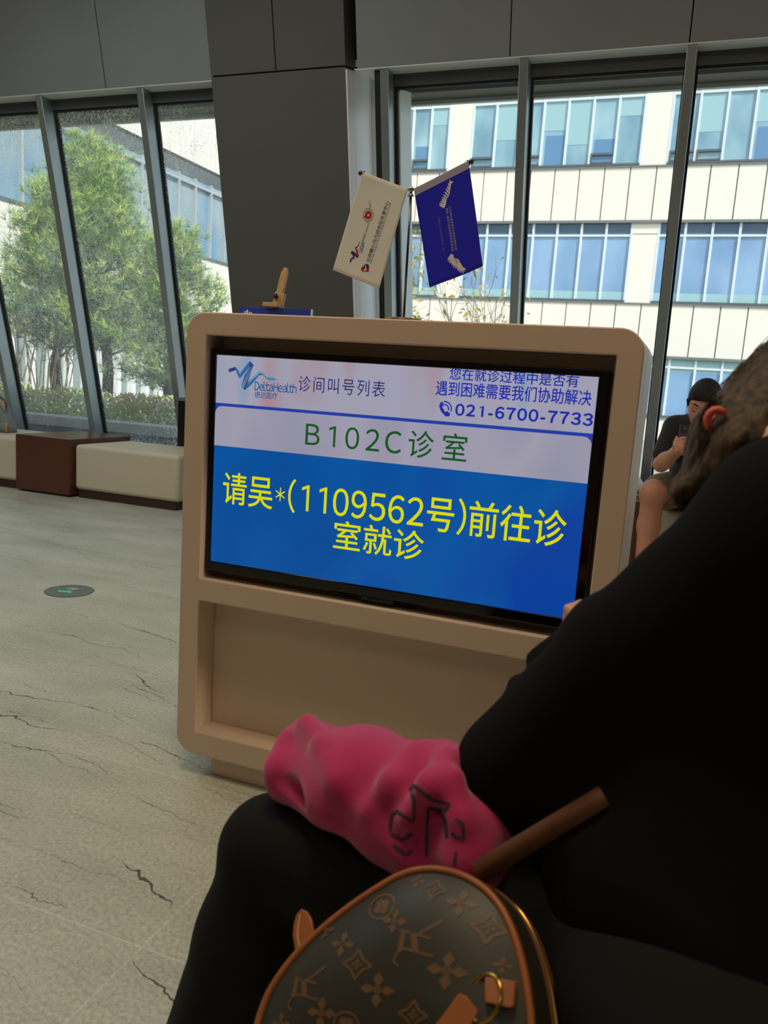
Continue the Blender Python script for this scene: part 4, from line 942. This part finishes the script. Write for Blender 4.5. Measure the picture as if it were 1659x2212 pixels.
solid('t_shirt', [(rc(nk + V_(0, 0.02, -0.03), chest, 0.105, 0.150), 0.05), (rc(chest, pel, 0.150, 0.165), 0.06), (rc(shR + V_(0, .01, 0), nk + V_(0, .02, -.01), 0.064, 0.072), 0.04), (rc(shL + V_(0, .01, 0), nk + V_(0, .02, -.01), 0.072, 0.075), 0.04),
                  (rc(shR, shR + (elR - shR) * sl, 0.070, 0.070), 0.03), (rc(shL, shL + (elL - shL) * sl, 0.074, 0.072), 0.03)], 0.009, M['tee'], man, 0.03,
      cut=[(rc(shR + (elR - shR) * 1.42, shR + (elR - shR) * 1.6, 0.10, 0.12), 0.004), (rc(shL + (elL - shL) * 1.42, shL + (elL - shL) * 1.6, 0.10, 0.12), 0.004), (ell(hp(0, 0.01, -0.09), (0.056, 0.065, 0.045), HR), 0.01)])
solid('shorts', [(ell(pel + V_(0, 0, -0.01), (0.20, 0.17, 0.135)), 0.05), (rc(hipR, hipR + (knR - hipR) * .72, 0.125, 0.115), 0.04), (rc(hipL, hipL + (knL - hipL) * .72, 0.125, 0.115), 0.04)], 0.011, M['shorts'], man, 0.04,
      cut=[(ell(knR + V_(0, -0.03, -0.02), (0.12, 0.14, 0.14)), 0.004), (ell(knL + V_(0, -0.03, -0.02), (0.12, 0.14, 0.14)), 0.004)])
for an in (anR, anL):
    solid('shoe', [(rc(an + V_(0, 0.03, -0.03), an + V_(-0.01, -0.13, -0.048), 0.052, 0.038), 0.03), (rc(an, an + V_(0, 0, .03), 0.05, 0.05), 0.03)], 0.009, M['white'], man, 0.03)
phn = thing('phone', tuple(hq(0, -0.07, 0)), 'black smartphone with a camera dot held in front of the man by the window', 'phone')
def hexq(s0, s1, u0, u1, n0, n1): return [hq(s0, u0, n0), hq(s1, u0, n0), hq(s1, u0, n1), hq(s0, u0, n1), hq(s0, u1, n0), hq(s1, u1, n0), hq(s1, u1, n1), hq(s0, u1, n1)]
MB().hexa(hexq(-0.038, 0.038, -0.078, 0.078, -0.004, 0.004)).build('case', mat('dark grey phone case', '#26292c', 0.4), phn, bevel=0.0035, seg=3)
MB().hexa(hexq(-0.032, 0.005, 0.034, 0.070, 0.0035, 0.0058)).build('camera_bump', M['black'], phn, bevel=0.002)
MB().lathe([(0.0048, 0), (0.0048, 0.001)], hq(-0.008, 0.056, 0.0058), 16, ph_n).build('lens', mat('grey lens', '#7b8288', 0.2), phn)
wb = thing('white_bag', (-0.33, 5.75, 0.495), 'small white bag on the sliver of brown table beside the man', 'bag')
solid('sack', [rc((-0.36, 5.74, 0.56), (-0.29, 5.76, 0.55), 0.06, 0.055), rc((-0.34, 5.75, 0.60), (-0.30, 5.76, 0.60), 0.035, 0.03)], 0.009, M['white'], wb, 0.03)
MB().tube([(-0.36, 5.75, 0.62), (-0.35, 5.75, 0.66), (-0.31, 5.75, 0.66), (-0.30, 5.75, 0.62)], 0.006, 6).build('handle', M['white'], wb, smooth=True)

# ---------------------------------------------------------------- woman in black in the foreground
bench(-0.06, 0.80, 'cream bench the woman in black is sitting on, hidden under her', y0=0.35, y1=1.45)
wo = thing('person', (0.05, 0.95, 0), 'woman with brown hair in black clothes, seen from behind in the foreground', 'person')
E_ = A(1116, 1668, 0.93); Mid = A(1352, 1434, 0.90); S_ = A(1735, 1150, 0.86)
hand = A(1264, 1388, 1.06)
pelv = V_(0.13, 0.95, 0.58); kneeL = A(590, 1832, 0.95); kneeR = V_(kneeL[0] + 0.10, kneeL[1] + 0.22, kneeL[2] - 0.05)
ankL = V_(kneeL[0] - 0.04, kneeL[1] - 0.03, 0.10); ankR = V_(kneeR[0] - 0.02, kneeR[1], 0.10)
P1, P2 = A(1650, 982, 1.0), A(1810, 820, 1.06)
whc = P1 * 0.75 + P2 * 0.25
wf_ = V_(-0.45, 0.75, -0.50); wf_ /= np.linalg.norm(wf_); WR = rotm(wf_, (0.6, 0, 1))
def wp(s, f, u): return whc + WR[:, 0] * s + WR[:, 1] * f + WR[:, 2] * u
wbody = [(rc(P1, P2, 0.075, 0.075), 0.02), (ell(wp(0.02, 0.02, -0.04), (0.045, 0.055, 0.055), WR), 0.03), (rc(wp(0.03, 0.075, 0.0), wp(0.03, 0.09, -0.03), 0.008, 0.012), 0.012), (ell(wp(0.03, 0.07, -0.055), (0.020, 0.012, 0.012), WR), 0.01),
         (ell(wp(0.0, 0.072, 0.008), (0.015, 0.01, 0.01), WR), 0.01), (ell(wp(0.055, 0.072, 0.008), (0.015, 0.01, 0.01), WR), 0.01),
         (rc(wp(0, -0.03, -0.07), V_(0.24, 0.98, 0.93), 0.05, 0.06), 0.03), (rc(V_(0.24, .98, .90), pelv, 0.11, 0.14), 0.04),
         (rc(V_(0.24, .98, .93), S_, 0.06, 0.05), 0.03), (rc(S_, E_, 0.045, 0.038), 0.02), (rc(E_, hand - (hand - E_) * 0.2, 0.038, 0.026), 0.02),
         (rc(V_(0.24, .98, .93), V_(0.16, 1.22, 0.90), 0.06, 0.05), 0.03), (rc(V_(0.16, 1.22, 0.90), V_(-0.02, 1.25, 0.72), 0.045, 0.038), 0.02), (rc(V_(-0.02, 1.25, 0.72), V_(-0.08, 1.16, 0.83), 0.036, 0.026), 0.02),
         (rc(pelv, kneeL, 0.10, 0.055), 0.03), (rc(pelv, kneeR, 0.10, 0.055), 0.03), (rc(kneeL, ankL, 0.05, 0.035), 0.02), (rc(kneeR, ankR, 0.05, 0.035), 0.02),
         (rc(ankL + V_(0.03, 0, -0.05), ankL + V_(-0.13, 0, -0.065), 0.038, 0.03), 0.02), (rc(ankR + V_(0.03, 0, -0.05), ankR + V_(-0.13, 0, -0.065), 0.038, 0.03), 0.02)]
hdir = V_(-0.05, 0.12, 0.99); hdir /= np.linalg.norm(hdir); hx_ = V_(-0.85, 0.5, 0.0); hx_ /= np.linalg.norm(hx_)
def hd_(a, b, c=0): return hand + hx_ * a + hdir * b + V_(0.5, 0.85, 0) * c
wbody += [(rc(hand - (hand - E_) * 0.25, hd_(0, 0), 0.026, 0.024), 0.02), (rc(hd_(0.006, -0.01), hd_(0.004, 0.022), 0.024, 0.022), 0.015)]
for i, b0_ in enumerate((-0.016, 0.000, 0.016, 0.030)):
    wbody += finger([hd_(0.012, b0_), hd_(0.030, b0_ + 0.006), hd_(0.030, b0_ + 0.010, 0.024), hd_(0.012, b0_ + 0.010, 0.036)], 0.0098, 0.0075)
wbody += finger([hd_(0.0, 0.02), hd_(0.005, 0.046, 0.012), hd_(0.008, 0.055, 0.032)], 0.0105, 0.008)
solid('body', wbody, 0.0058, M['skin_f'], wo, 0.02)
# ear (photo left side of her head)
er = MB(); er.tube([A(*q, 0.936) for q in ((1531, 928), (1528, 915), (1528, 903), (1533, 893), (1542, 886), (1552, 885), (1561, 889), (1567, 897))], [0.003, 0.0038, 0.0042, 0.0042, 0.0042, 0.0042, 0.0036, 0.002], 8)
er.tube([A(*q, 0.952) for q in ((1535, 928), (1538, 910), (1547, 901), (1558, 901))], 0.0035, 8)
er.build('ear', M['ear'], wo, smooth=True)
def strand(P):
    a = (P[:, 0] - P[:, 2]) * 0.7; b = (P[:, 0] + P[:, 2]) * 0.7; return 0.0014 * np.sin(a * 420 + P[:, 1] * 330 + 1.5 * np.sin(b * 30)) + 0.001 * np.sin(a * 170 - P[:, 1] * 250)
hs_ = [(rc(P1, P2, 0.0855, 0.088), 0.02), (rc(A(1550, 925, 0.975), A(1540, 975, 0.975), 0.020, 0.021), 0.012), (rc(A(1540, 975, 0.975), A(1522, 1020, 0.965), 0.021, 0.022), 0.012), (rc(A(1522, 1020, 0.965), A(1482, 1062, 0.95), 0.022, 0.019), 0.012), (rc(A(1800, 760, 1.0), A(1860, 800, 0.92), 0.05, 0.05), 0.03), (rc(A(1590, 960, 0.93), A(1555, 1010, 0.93), 0.022, 0.012), 0.02)]
solid('hair', hs_, 0.0055, M['hair_w'], wo, 0.02, disp=strand)
# loose flyaway hairs
fl = MB()
ax_ = (P2 - P1) / np.linalg.norm(P2 - P1); side = A(1520, 890, 1.0) - A(1626, 996, 1.0); side /= np.linalg.norm(side)
for k in range(40):
    u = rng.uniform(0.35, 1.0); p0 = P1 + (P2 - P1) * u + side * 0.083 + V_(0, rng.uniform(-0.03, 0.03), 0)
    p2 = p0 - ax_ * rng.uniform(0.03, 0.06) + side * rng.uniform(0.001, 0.008); fl.tube([p0, (p0 + p2) / 2 + side * 0.004, p2], 0.00045, 4)
for k in range(34):
    p0 = A(1548 + rng.uniform(-14, 14), 862 + rng.uniform(-10, 10), 0.95); p1 = A(1516 + rng.uniform(-8, 10), 905 + rng.uniform(-14, 14), 0.95); p2 = A(1516 + rng.uniform(-12, 16), 965 + rng.uniform(-20, 25), 0.94)
    fl.tube([p0, p1, p2], 0.0005, 5)
fl.build('loose_hair', M['hair_w'], wo)
def knit(P): return 0.0016 * np.sin(P[:, 0] * 38 + P[:, 2] * 22) * np.sin(P[:, 1] * 31 + P[:, 2] * 27)
top = [(rc(E_, Mid, 0.076, 0.076), 0.02), (rc(Mid, S_, 0.076, 0.090), 0.02), (rc(S_, V_(0.30, 0.98, 0.98), 0.092, 0.11), 0.04), (rc(V_(0.27, 0.98, 0.86), pelv + V_(0.08, -0.05, 0.0), 0.17, 0.22), 0.06), (rc(V_(0.13, 0.98, 0.87), V_(0.08, 0.92, 0.62), 0.15, 0.19), 0.06),
       (rc(V_(0.26, 0.98, 0.92), V_(0.16, 1.24, 0.90), 0.12, 0.08), 0.05), (rc(V_(0.16, 1.24, 0.90), V_(-0.02, 1.26, 0.72), 0.075, 0.07), 0.03), (rc(V_(-0.02, 1.26, 0.72), V_(-0.07, 1.18, 0.80), 0.065, 0.05), 0.03),
       (rc(E_ + V_(0.03, 0.03, 0.0), E_ + (hand - E_) * 0.72 + V_(0.012, 0, 0), 0.056, 0.036), 0.02),
       (rc(A(1160, 1424, 0.95), A(1260, 1440, 0.92), 0.0145, 0.022), 0.006), (rc(A(1116, 1480, 0.94), A(1230, 1500, 0.91), 0.0130, 0.022), 0.006), (rc(A(1092, 1552, 0.93), A(1170, 1570, 0.90), 0.015, 0.03), 0.008),
       (rc(A(1185, 1395, 0.96), A(1290, 1330, 0.92), 0.010, 0.02), 0.02)]
solid('sweatshirt', top, 0.0075, M['black_knit'], wo, 0.03, disp=knit)
def drape(P): return 0.004 * np.sin(P[:, 0] * 55 + P[:, 1] * 20) * np.clip((0.5 - P[:, 2]) * 3, 0, 1)
lo_ = V_(kneeL[0] - 0.045, kneeL[1] + 0.02, 0.12)
tz = [(ell(pelv + V_(0.02, -0.08, -0.04), (0.24, 0.26, 0.15)), 0.05), (rc(pelv + V_(-0.02, -0.06, -0.03), kneeL, 0.115, 0.076), 0.03), (rc(pelv + V_(-0.02, 0.10, 0.0), kneeR, 0.115, 0.075), 0.03),
      (rc(kneeL + V_(0, 0, -0.01), kneeL + V_(-0.012, 0.0, -0.15), 0.074, 0.092), 0.02), (rc(kneeL + V_(-0.012, 0, -0.15), lo_, 0.092, 0.130), 0.03), (rc(kneeR, ankR + V_(0.02, 0, 0.02), 0.084, 0.11), 0.05)]
solid('trousers', tz, 0.0085, M['black_trouser'], wo, 0.04, disp=drape)

# ---------------------------------------------------------------- pink garment on her lap
M['pink'] = mat('bright pink fleece', '#b3215f', 0.9, sheen=0.3, bump=0.06, bscale=700)
pk = thing('pink_sweatshirt', (-0.33, 0.97, 0.60), 'bright pink bundled sweatshirt with dark outlined letters, lying on the woman\'s lap', 'sweatshirt')
def R3(px_, py_, y, r): return A(px_, py_, y), r
def chain(pts, k=0.02): return [(rc(pts[i][0], pts[i + 1][0], pts[i][1], pts[i + 1][1]), k) for i in range(len(pts) - 1)]
pkp = chain([R3(655, 1597, 1.005, .030), R3(800, 1640, 0.975, .034), R3(950, 1672, 0.930, .030), R3(1050, 1720, 0.910, .03)], 0.05)
pkp += chain([R3(640, 1670, 0.950, .034), R3(760, 1690, 0.915, .044), R3(900, 1760, 0.900, .052), R3(1030, 1830, 0.880, .05)], 0.05)
pkp += chain([R3(625, 1690, 0.950, .028), R3(720, 1730, 0.900, .026), R3(830, 1785, 0.880, .030), R3(920, 1850, 0.860, .03), R3(1000, 1880, 0.850, .03)], 0.03)
pkp += chain([R3(1010, 1790, 0.850, .03), R3(1010, 1850, 0.830, .03)], 0.03)
folds = chain([R3(665, 1565, 0.975, .016), R3(700, 1620, 0.920, .014), R3(735, 1690, 0.875, .013), R3(765, 1745, 0.870, .008)], 0.018)
folds += chain([R3(618, 1600, 0.975, .012), R3(600, 1660, 0.935, .012), R3(606, 1700, 0.930, .010)], 0.02)
folds += chain([R3(900, 1625, 0.920, .012), R3(850, 1690, 0.860, .012), R3(800, 1750, 0.850, .008)], 0.022)
folds += chain([R3(970, 1640, 0.900, .014), R3(930, 1700, 0.840, .014), R3(880, 1770, 0.835, .010)], 0.022)
folds += chain([R3(985, 1680, 0.860, .012), R3(995, 1770, 0.830, .012), R3(1000, 1850, 0.820, .010)], 0.02)
cutp = [(rc(A(600, 1690, 0.905), A(680, 1725, 0.890), 0.006, 0.010), 0.014)]
def soft(P): return 0.002 * np.sin(P[:, 0] * 60 + P[:, 2] * 40) * np.sin(P[:, 2] * 70)
pko = solid('fabric', pkp + folds, 0.0055, M['pink'], pk, 0.03, cut=cutp, disp=soft, smooth_it=1)
bpy.context.view_layer.update()
dg = bpy.context.evaluated_depsgraph_get()
bv = BVHTree.FromObject(pko, dg); off = ORG[pk.name]
def hit(px_, py_, lift=0.0006):
    d = ray(px_, py_).normalized(); r_ = bv.ray_cast(EYEV - off, d)
    return (r_[0] + off + r_[1] * lift) if r_[0] is not None else None
pr = MB()
for poly in ([(843, 1795), (846, 1762), (858, 1752), (868, 1760), (890, 1775), (894, 1770), (895, 1730), (887, 1705), (892, 1695), (905, 1705), (930, 1725)], [(930, 1727), (972, 1738), (960, 1752), (925, 1745), (922, 1790), (922, 1850)],
             [(945, 1750), (962, 1770), (965, 1810)], [(845, 1800), (870, 1815), (890, 1800)], [(985, 1770), (1000, 1780), (1002, 1812), (985, 1808), (975, 1800)], [(850, 1825), (875, 1845), (890, 1840)], [(985, 1840), (982, 1870)]):
    pts = []
    for (a, b), (c, d) in zip(poly[:-1], poly[1:]):
        for q in range(6): pts.append((a + (c - a) * q / 6, b + (d - b) * q / 6))
    pts.append(poly[-1]); prev = None
    for i, (a, b) in enumerate(pts):
        a2, b2 = pts[min(i + 1, len(pts) - 1)]; a0, b0 = pts[max(i - 1, 0)]; dx, dy = a2 - a0, b2 - b0; L_ = math.hypot(dx, dy) + 1e-6; nx, ny = -dy / L_ * 3.6, dx / L_ * 3.6
        p, q = hit(a + nx, b + ny), hit(a - nx, b - ny)
        if p is not None and q is not None and prev is not None and (p - prev[0]).length < 0.02: pr.add([prev[0], p, q, prev[1]], [(0, 1, 2, 3)])
        prev = (p, q) if p is not None and q is not None else None
pr.build('letter_print', mat('dark grey print', '#3a3238', 0.8), pk)

# ---------------------------------------------------------------- monogram shoulder bag in the foreground
def canvas():
    m = mat('brown coated canvas', '#2b2a20', 0.5, var=0.12, vscale=20, bump=0.05, bscale=900); return m
M['canvas'] = canvas(); M['mono'] = mat('tan monogram print', '#5f4526', 0.55); M['leather'] = mat('honey leather', '#9a5a2e', 0.42, var=0.1, vscale=30); M['leather_d'] = mat('dark honey leather', '#5c3312', 0.6, var=0.1, vscale=30)
M['brass'] = mat('polished brass', '#c9a14a', 0.2, metal=1.0); M['stitch'] = mat('yellow stitching', '#d9c07a', 0.7)
bc = Vector((-0.20, 0.70, 0.53)); bn = (EYEV - bc).normalized(); bn = (bn * 0.86 + Vector((-0.50, -0.1, 0.12))).normalized()
bx_ = Vector((0, 0, 1)).cross(bn).normalized(); by_ = bn.cross(bx_)
out_px = [(556, 2230), (575, 2165), (600, 2118), (640, 2065), (695, 2010), (760, 1958), (815, 1921), (862, 1894), (905, 1881), (950, 1880), (1000, 1893), (1045, 1920), (1082, 1962), (1110, 2020), (1130, 2090), (1142, 2160), (1148, 2230), (1146, 2300), (1110, 2370), (1020, 2410), (850, 2420), (690, 2405), (590, 2360), (556, 2300)]
outl = []
for a, b in out_px:
    p = onplane(a, b, bc, bn) - bc; outl.append((p.dot(bx_), p.dot(by_)))
outl = np.array(outl)
# smooth closed outline
def smooth_loop(P, n):
    t = np.arange(len(P)); o = []
    for k in range(n):
        u = k / n * len(P); i = int(u); f = u - i; p0, p1, p2, p3 = (P[(i + q) % len(P)] for q in (-1, 0, 1, 2))
        o.append(0.5 * ((2 * p1) + (-p0 + p2) * f + (2 * p0 - 5 * p1 + 4 * p2 - p3) * f * f + (-p0 + 3 * p1 - 3 * p2 + p3) * f ** 3))
    return np.array(o)
OL = smooth_loop(outl, 96); cen = OL.mean(0)
def B3(s, t, h): return bc + bx_ * float(s) + by_ * float(t) + bn * float(h)
bag = thing('shoulder_bag', tuple(B3(cen[0], OL[:, 1].min(), 0)), 'rounded brown monogram shoulder bag with honey leather trim in the foreground', 'bag')
bm_ = MB(); K = 14; DOME = 0.030; n = len(OL)
vs = []
for j in range(K):
    q = 1 - j / K
    for p in OL: vs.append(B3(*(cen + (p - cen) * q), DOME * (1 - q ** 2.6)))
vs.append(B3(*cen, DOME)); fs = [(j * n + i, j * n + (i + 1) % n, (j + 1) * n + (i + 1) % n, (j + 1) * n + i) for j in range(K - 1) for i in range(n)] + [((K - 1) * n + i, (K - 1) * n + (i + 1) % n, K * n) for i in range(n)]
bm_.add(vs, fs); bm_.build('front_panel', M['canvas'], bag, smooth=True)
BD = 0.105
gv = []
for dq, sc_ in ((0.0, 1.0), (-0.2, 1.03), (-0.5, 1.045), (-0.8, 1.03), (-1.0, 1.0)):
    for p in OL: gv.append(B3(*(cen + (p - cen) * sc_), dq * BD))
MB().add(gv, [(j * n + i, (j + 1) * n + i, (j + 1) * n + (i + 1) % n, j * n + (i + 1) % n) for j in range(4) for i in range(n)]).build('gusset', M['canvas'], bag, smooth=True)
MB().add([B3(*p, -BD) for p in OL], [tuple(range(n))]).build('back_panel', M['canvas'], bag)
MB().tube([B3(*(cen + (p - cen) * 1.004), 0.001) for p in OL], 0.0042, 8, closed=True).build('front_piping', M['leather'], bag, smooth=True)
MB().tube([B3(*(cen + (p - cen) * 1.004), -BD) for p in OL], 0.0042, 8, closed=True).build('back_piping', M['leather_d'], bag, smooth=True)
za = np.where((OL[:, 1] > cen[1] - 0.02) & (OL[:, 0] > cen[0] - 0.03))[0]
za = sorted(za, key=lambda i: math.atan2(OL[i, 1] - cen[1], OL[i, 0] - cen[0]))
MB().tube([B3(*(cen + (OL[i] - cen) * 1.046), -0.5 * BD) for i in za], 0.0026, 6).build('zipper', M['brass'], bag, smooth=True)
tp_ = MB()
for off_ in (-0.42, -0.58): tp_.tube([B3(*(cen + (OL[i] - cen) * 1.043), off_ * BD) for i in za], 0.0025, 6)
tp_.build('zipper_tape', M['leather_d'], bag, smooth=True)
i0 = za[len(za) // 2]; zp = B3(*(cen + (OL[i0] - cen) * 1.06), -0.5 * BD)
def frame_px(a, b, lift=0.0):      # point of the bulged front panel seen at a photo position
    p = onplane(a, b, bc + bn * (DOME * 0.7), bn) - bc; s, t = p.dot(bx_), p.dot(by_); d_ = np.array([s, t]) - cen
    ang = math.atan2(d_[1], d_[0]); an_ = np.arctan2(OL[:, 1] - cen[1], OL[:, 0] - cen[0]); k_ = int(np.argmin(np.abs(np.angle(np.exp(1j * (an_ - ang)))))); rr = np.linalg.norm(OL[k_] - cen)
    q = min(1.0, np.linalg.norm(d_) / rr)
    return B3(s, t, DOME * (1 - q ** 2.6) + lift)
def motif(mb, polys, cx_, cy_, sc_, rot):
    cr_, sr_ = math.cos(rot), math.sin(rot)
    for pl_ in polys:
        pts = [frame_px(cx_ + sc_ * (x * cr_ - y * sr_), cy_ + sc_ * (x * sr_ + y * cr_), 0.0006) for x, y in pl_]; c_ = sum(pts, Vector()) / len(pts)
        mb.add(pts + [c_], [(i, (i + 1) % len(pts), len(pts)) for i in range(len(pts))])
def strip(pts, wd):
    o = []
    for (a, b), (c, d) in zip(pts[:-1], pts[1:]):
        L_ = math.hypot(c - a, d - b); nx, ny = -(d - b) / L_ * wd / 2, (c - a) / L_ * wd / 2; o.append([(a + nx, b + ny), (c + nx, d + ny), (c - nx, d - ny), (a - nx, b - ny)])
    return o
LV = strip([(-0.30, -0.28), (-0.33, 0.25)], 0.12) + strip([(-0.08, -0.22), (0.03, 0.22)], 0.15) + strip([(-0.04, -0.15), (0.22, -0.36), (0.50, -0.62)], 0.07) + \
     strip([(-0.40, -0.25), (-0.13, -0.21)], 0.06) + strip([(0.0, -0.20), (0.33, -0.14)], 0.06) + strip([(-0.36, 0.15), (0.04, 0.21), (0.44, 0.27)], 0.07) + strip([(-0.34, 0.20), (-0.45, 0.50), (-0.30, 0.60)], 0.055)
def petals(n_, r0, r1, wd, ph=0.0):
    o = []
    for k in range(n_):
        a = 2 * PI * k / n_ + ph; ca, sa = math.cos(a), math.sin(a); o.append([(r0 * ca, r0 * sa), (0.55 * r1 * ca - wd * sa, 0.55 * r1 * sa + wd * ca), (r1 * ca, r1 * sa), (0.55 * r1 * ca + wd * sa, 0.55 * r1 * sa - wd * ca)])
    return o
STAR = petals(4, 0.06, 0.55, 0.16) + petals(4, 0.0, 0.16, 0.05, PI / 4)
def ringpoly(r0, r1, n_=20): return [[(r0 * math.cos(a0), r0 * math.sin(a0)), (r1 * math.cos(a0), r1 * math.sin(a0)), (r1 * math.cos(a1), r1 * math.sin(a1)), (r0 * math.cos(a1), r0 * math.sin(a1))] for a0, a1 in ((2 * PI * k / n_, 2 * PI * (k + 1) / n_) for k in range(n_))]
FLOW = ringpoly(0.44, 0.52) + [[(0.17 * math.cos(b) + 0.16 * math.cos(a), 0.17 * math.sin(b) + 0.16 * math.sin(a)) for a in np.linspace(0, 2 * PI, 10)[:-1]] for b in (PI / 4, 3 * PI / 4, 5 * PI / 4, 7 * PI / 4)]
def dia():
    c = [(0.5 * math.cos(PI / 2 * k), 0.5 * math.sin(PI / 2 * k)) for k in range(4)]; o = []
    for k in range(4):
        a, b = c[k], c[(k + 1) % 4]; m2 = ((a[0] + b[0]) * 0.36, (a[1] + b[1]) * 0.36); o += strip([a, m2], 0.09) + strip([m2, b], 0.09)
    return o
DIA = dia() + petals(4, 0.0, 0.22, 0.07)
mm = MB(); ro = 0.12
for kind, cx_, cy_, s_ in ((FLOW, 823, 1957, 62), (STAR, 857, 1992, 52), (DIA, 932, 1917, 48), (STAR, 990, 1946, 62), (DIA, 1046, 2000, 70), (STAR, 742, 2040, 56), (LV, 905, 2040, 92), (DIA, 780, 2087, 66), (STAR, 970, 2099, 80), (LV, 660, 2135, 84), (STAR, 825, 2142, 72), (STAR, 700, 2190, 64),
                           (DIA, 900, 2195, 62), (FLOW, 755, 2216, 56), (STAR, 892, 1896, 34), (STAR, 690, 2000, 44), (STAR, 1075, 2080, 40), (STAR, 600, 2210, 50)):
    motif(mm, kind, cx_, cy_, s_, ro)
mm.build('monogram_print', M['mono'], bag)
def slab(mb, pts, th=0.0022):  # leather patch whose outline follows photo positions on the front panel
    c = frame_px(sum(p[0] for p in pts) / len(pts), sum(p[1] for p in pts) / len(pts)); P_ = [frame_px(*p, 0.006) for p in pts]; mb.prism(P_, bn * th)
# strap loop, ring and strap end on the right of the front panel
lo2 = MB(); slab(lo2, [(1052, 2112), (1108, 2116), (1106, 2172), (1098, 2176), (1052, 2168)], 0.006); lo2.build('ring_loop', M['leather'], bag, bevel=0.0012)
rc0 = frame_px(1047, 2156, 0.006)
MB().tube([rc0 + bx_ * 0.0175 * math.cos(a) * 1.0 + by_ * 0.021 * math.sin(a) + bn * 0.004 * math.cos(a) for a in np.linspace(0, 2 * PI, 33)[:-1]], 0.0019, 8, closed=True).build('ring', M['brass'], bag, smooth=True)
se = MB(); se.prism([frame_px(a, b, 0.011) for a, b in ((1005, 2152), (1018, 2156), (1042, 2188), (1030, 2215), (1000, 2260), (950, 2230), (985, 2185))], bn * 0.003); se.build('strap_end', M['leather'], bag, bevel=0.001)
tb = MB(); tpts = [(634, 1995), (640, 1975), (650, 1963), (662, 1968), (672, 1985), (677, 2012), (668, 2040), (650, 2062), (636, 2050), (632, 2020)]
tn = (bn * 0.9 + Vector((-0.3, 0, 0))).normalized(); tb.prism([onplane(a, b, bc - bn * 0.025, bn) for a, b in tpts], -bn * 0.004); tbo = tb.build('zip_end_tab', M['leather'], bag, bevel=0.0012)
MB().tube([onplane(a, b, bc - bn * 0.0242, bn) for a, b in ((649, 1975), (644, 2000), (643, 2025), (648, 2050))], 0.0007, 5).build('stitching', M['stitch'], tbo)
lf = MB(); lf.prism([onplane(a, b, bc - bn * 0.01, bn) for a, b in ((962, 1886), (968, 1876), (988, 1880), (990, 1893))], -bn * 0.02); lf.build('top_tab', M['leather'], bag)
# shoulder strap running up over her hip
bvs = [BVHTree.FromObject(o_, dg) for o_ in wo.children if o_.name.split('.')[0] in ('sweatshirt', 'trousers')]; offw = ORG[wo.name]
def depth_on_her(px_, py_):
    d = ray(px_, py_); best = 9.0
    for b_ in bvs:
        r_ = b_.ray_cast(EYEV - offw, d.normalized())
        if r_[0] is not None: best = min(best, (r_[0] + offw).y)
    return best
sv = []; NS = 15
for k in range(NS):
    f = k / (NS - 1); a = 995 + 355 * f; b = 1906 - 215 * f; wd_ = 23 - 3 * f
    for da, db in ((-11, -wd_), (13, wd_)):
        y_ = depth_on_her(a + da, b + db) - 0.006 if f > 0.3 else 9
        y_ = min(y_, 0.80 + 0.04 * f) if f < 0.85 else depth_on_her(a + da, b + db) + (f - 0.87) * 0.25
        sv.append(tuple(at(a + da, b + db, y=y_)))
sp = [0] * NS
sb = MB(); m5 = len(sp)
sb.add(sv + [tuple(Vector(v) + Vector((0, 0.003, -0.002))) for v in sv], [(2 * i, 2 * i + 1, 2 * i + 3, 2 * i + 2) for i in range(m5 - 1)] + [(2 * m5 + 2 * i, 2 * m5 + 2 * i + 2, 2 * m5 + 2 * i + 3, 2 * m5 + 2 * i + 1) for i in range(m5 - 1)] +
       [(2 * i, 2 * i + 2, 2 * m5 + 2 * i + 2, 2 * m5 + 2 * i) for i in range(m5 - 1)] + [(2 * i + 1, 2 * m5 + 2 * i + 1, 2 * m5 + 2 * i + 3, 2 * i + 3) for i in range(m5 - 1)])
sb.build('strap', M['leather_d'], bag, smooth=True)  # strap lies in shadow; that shade is put into the darker leather
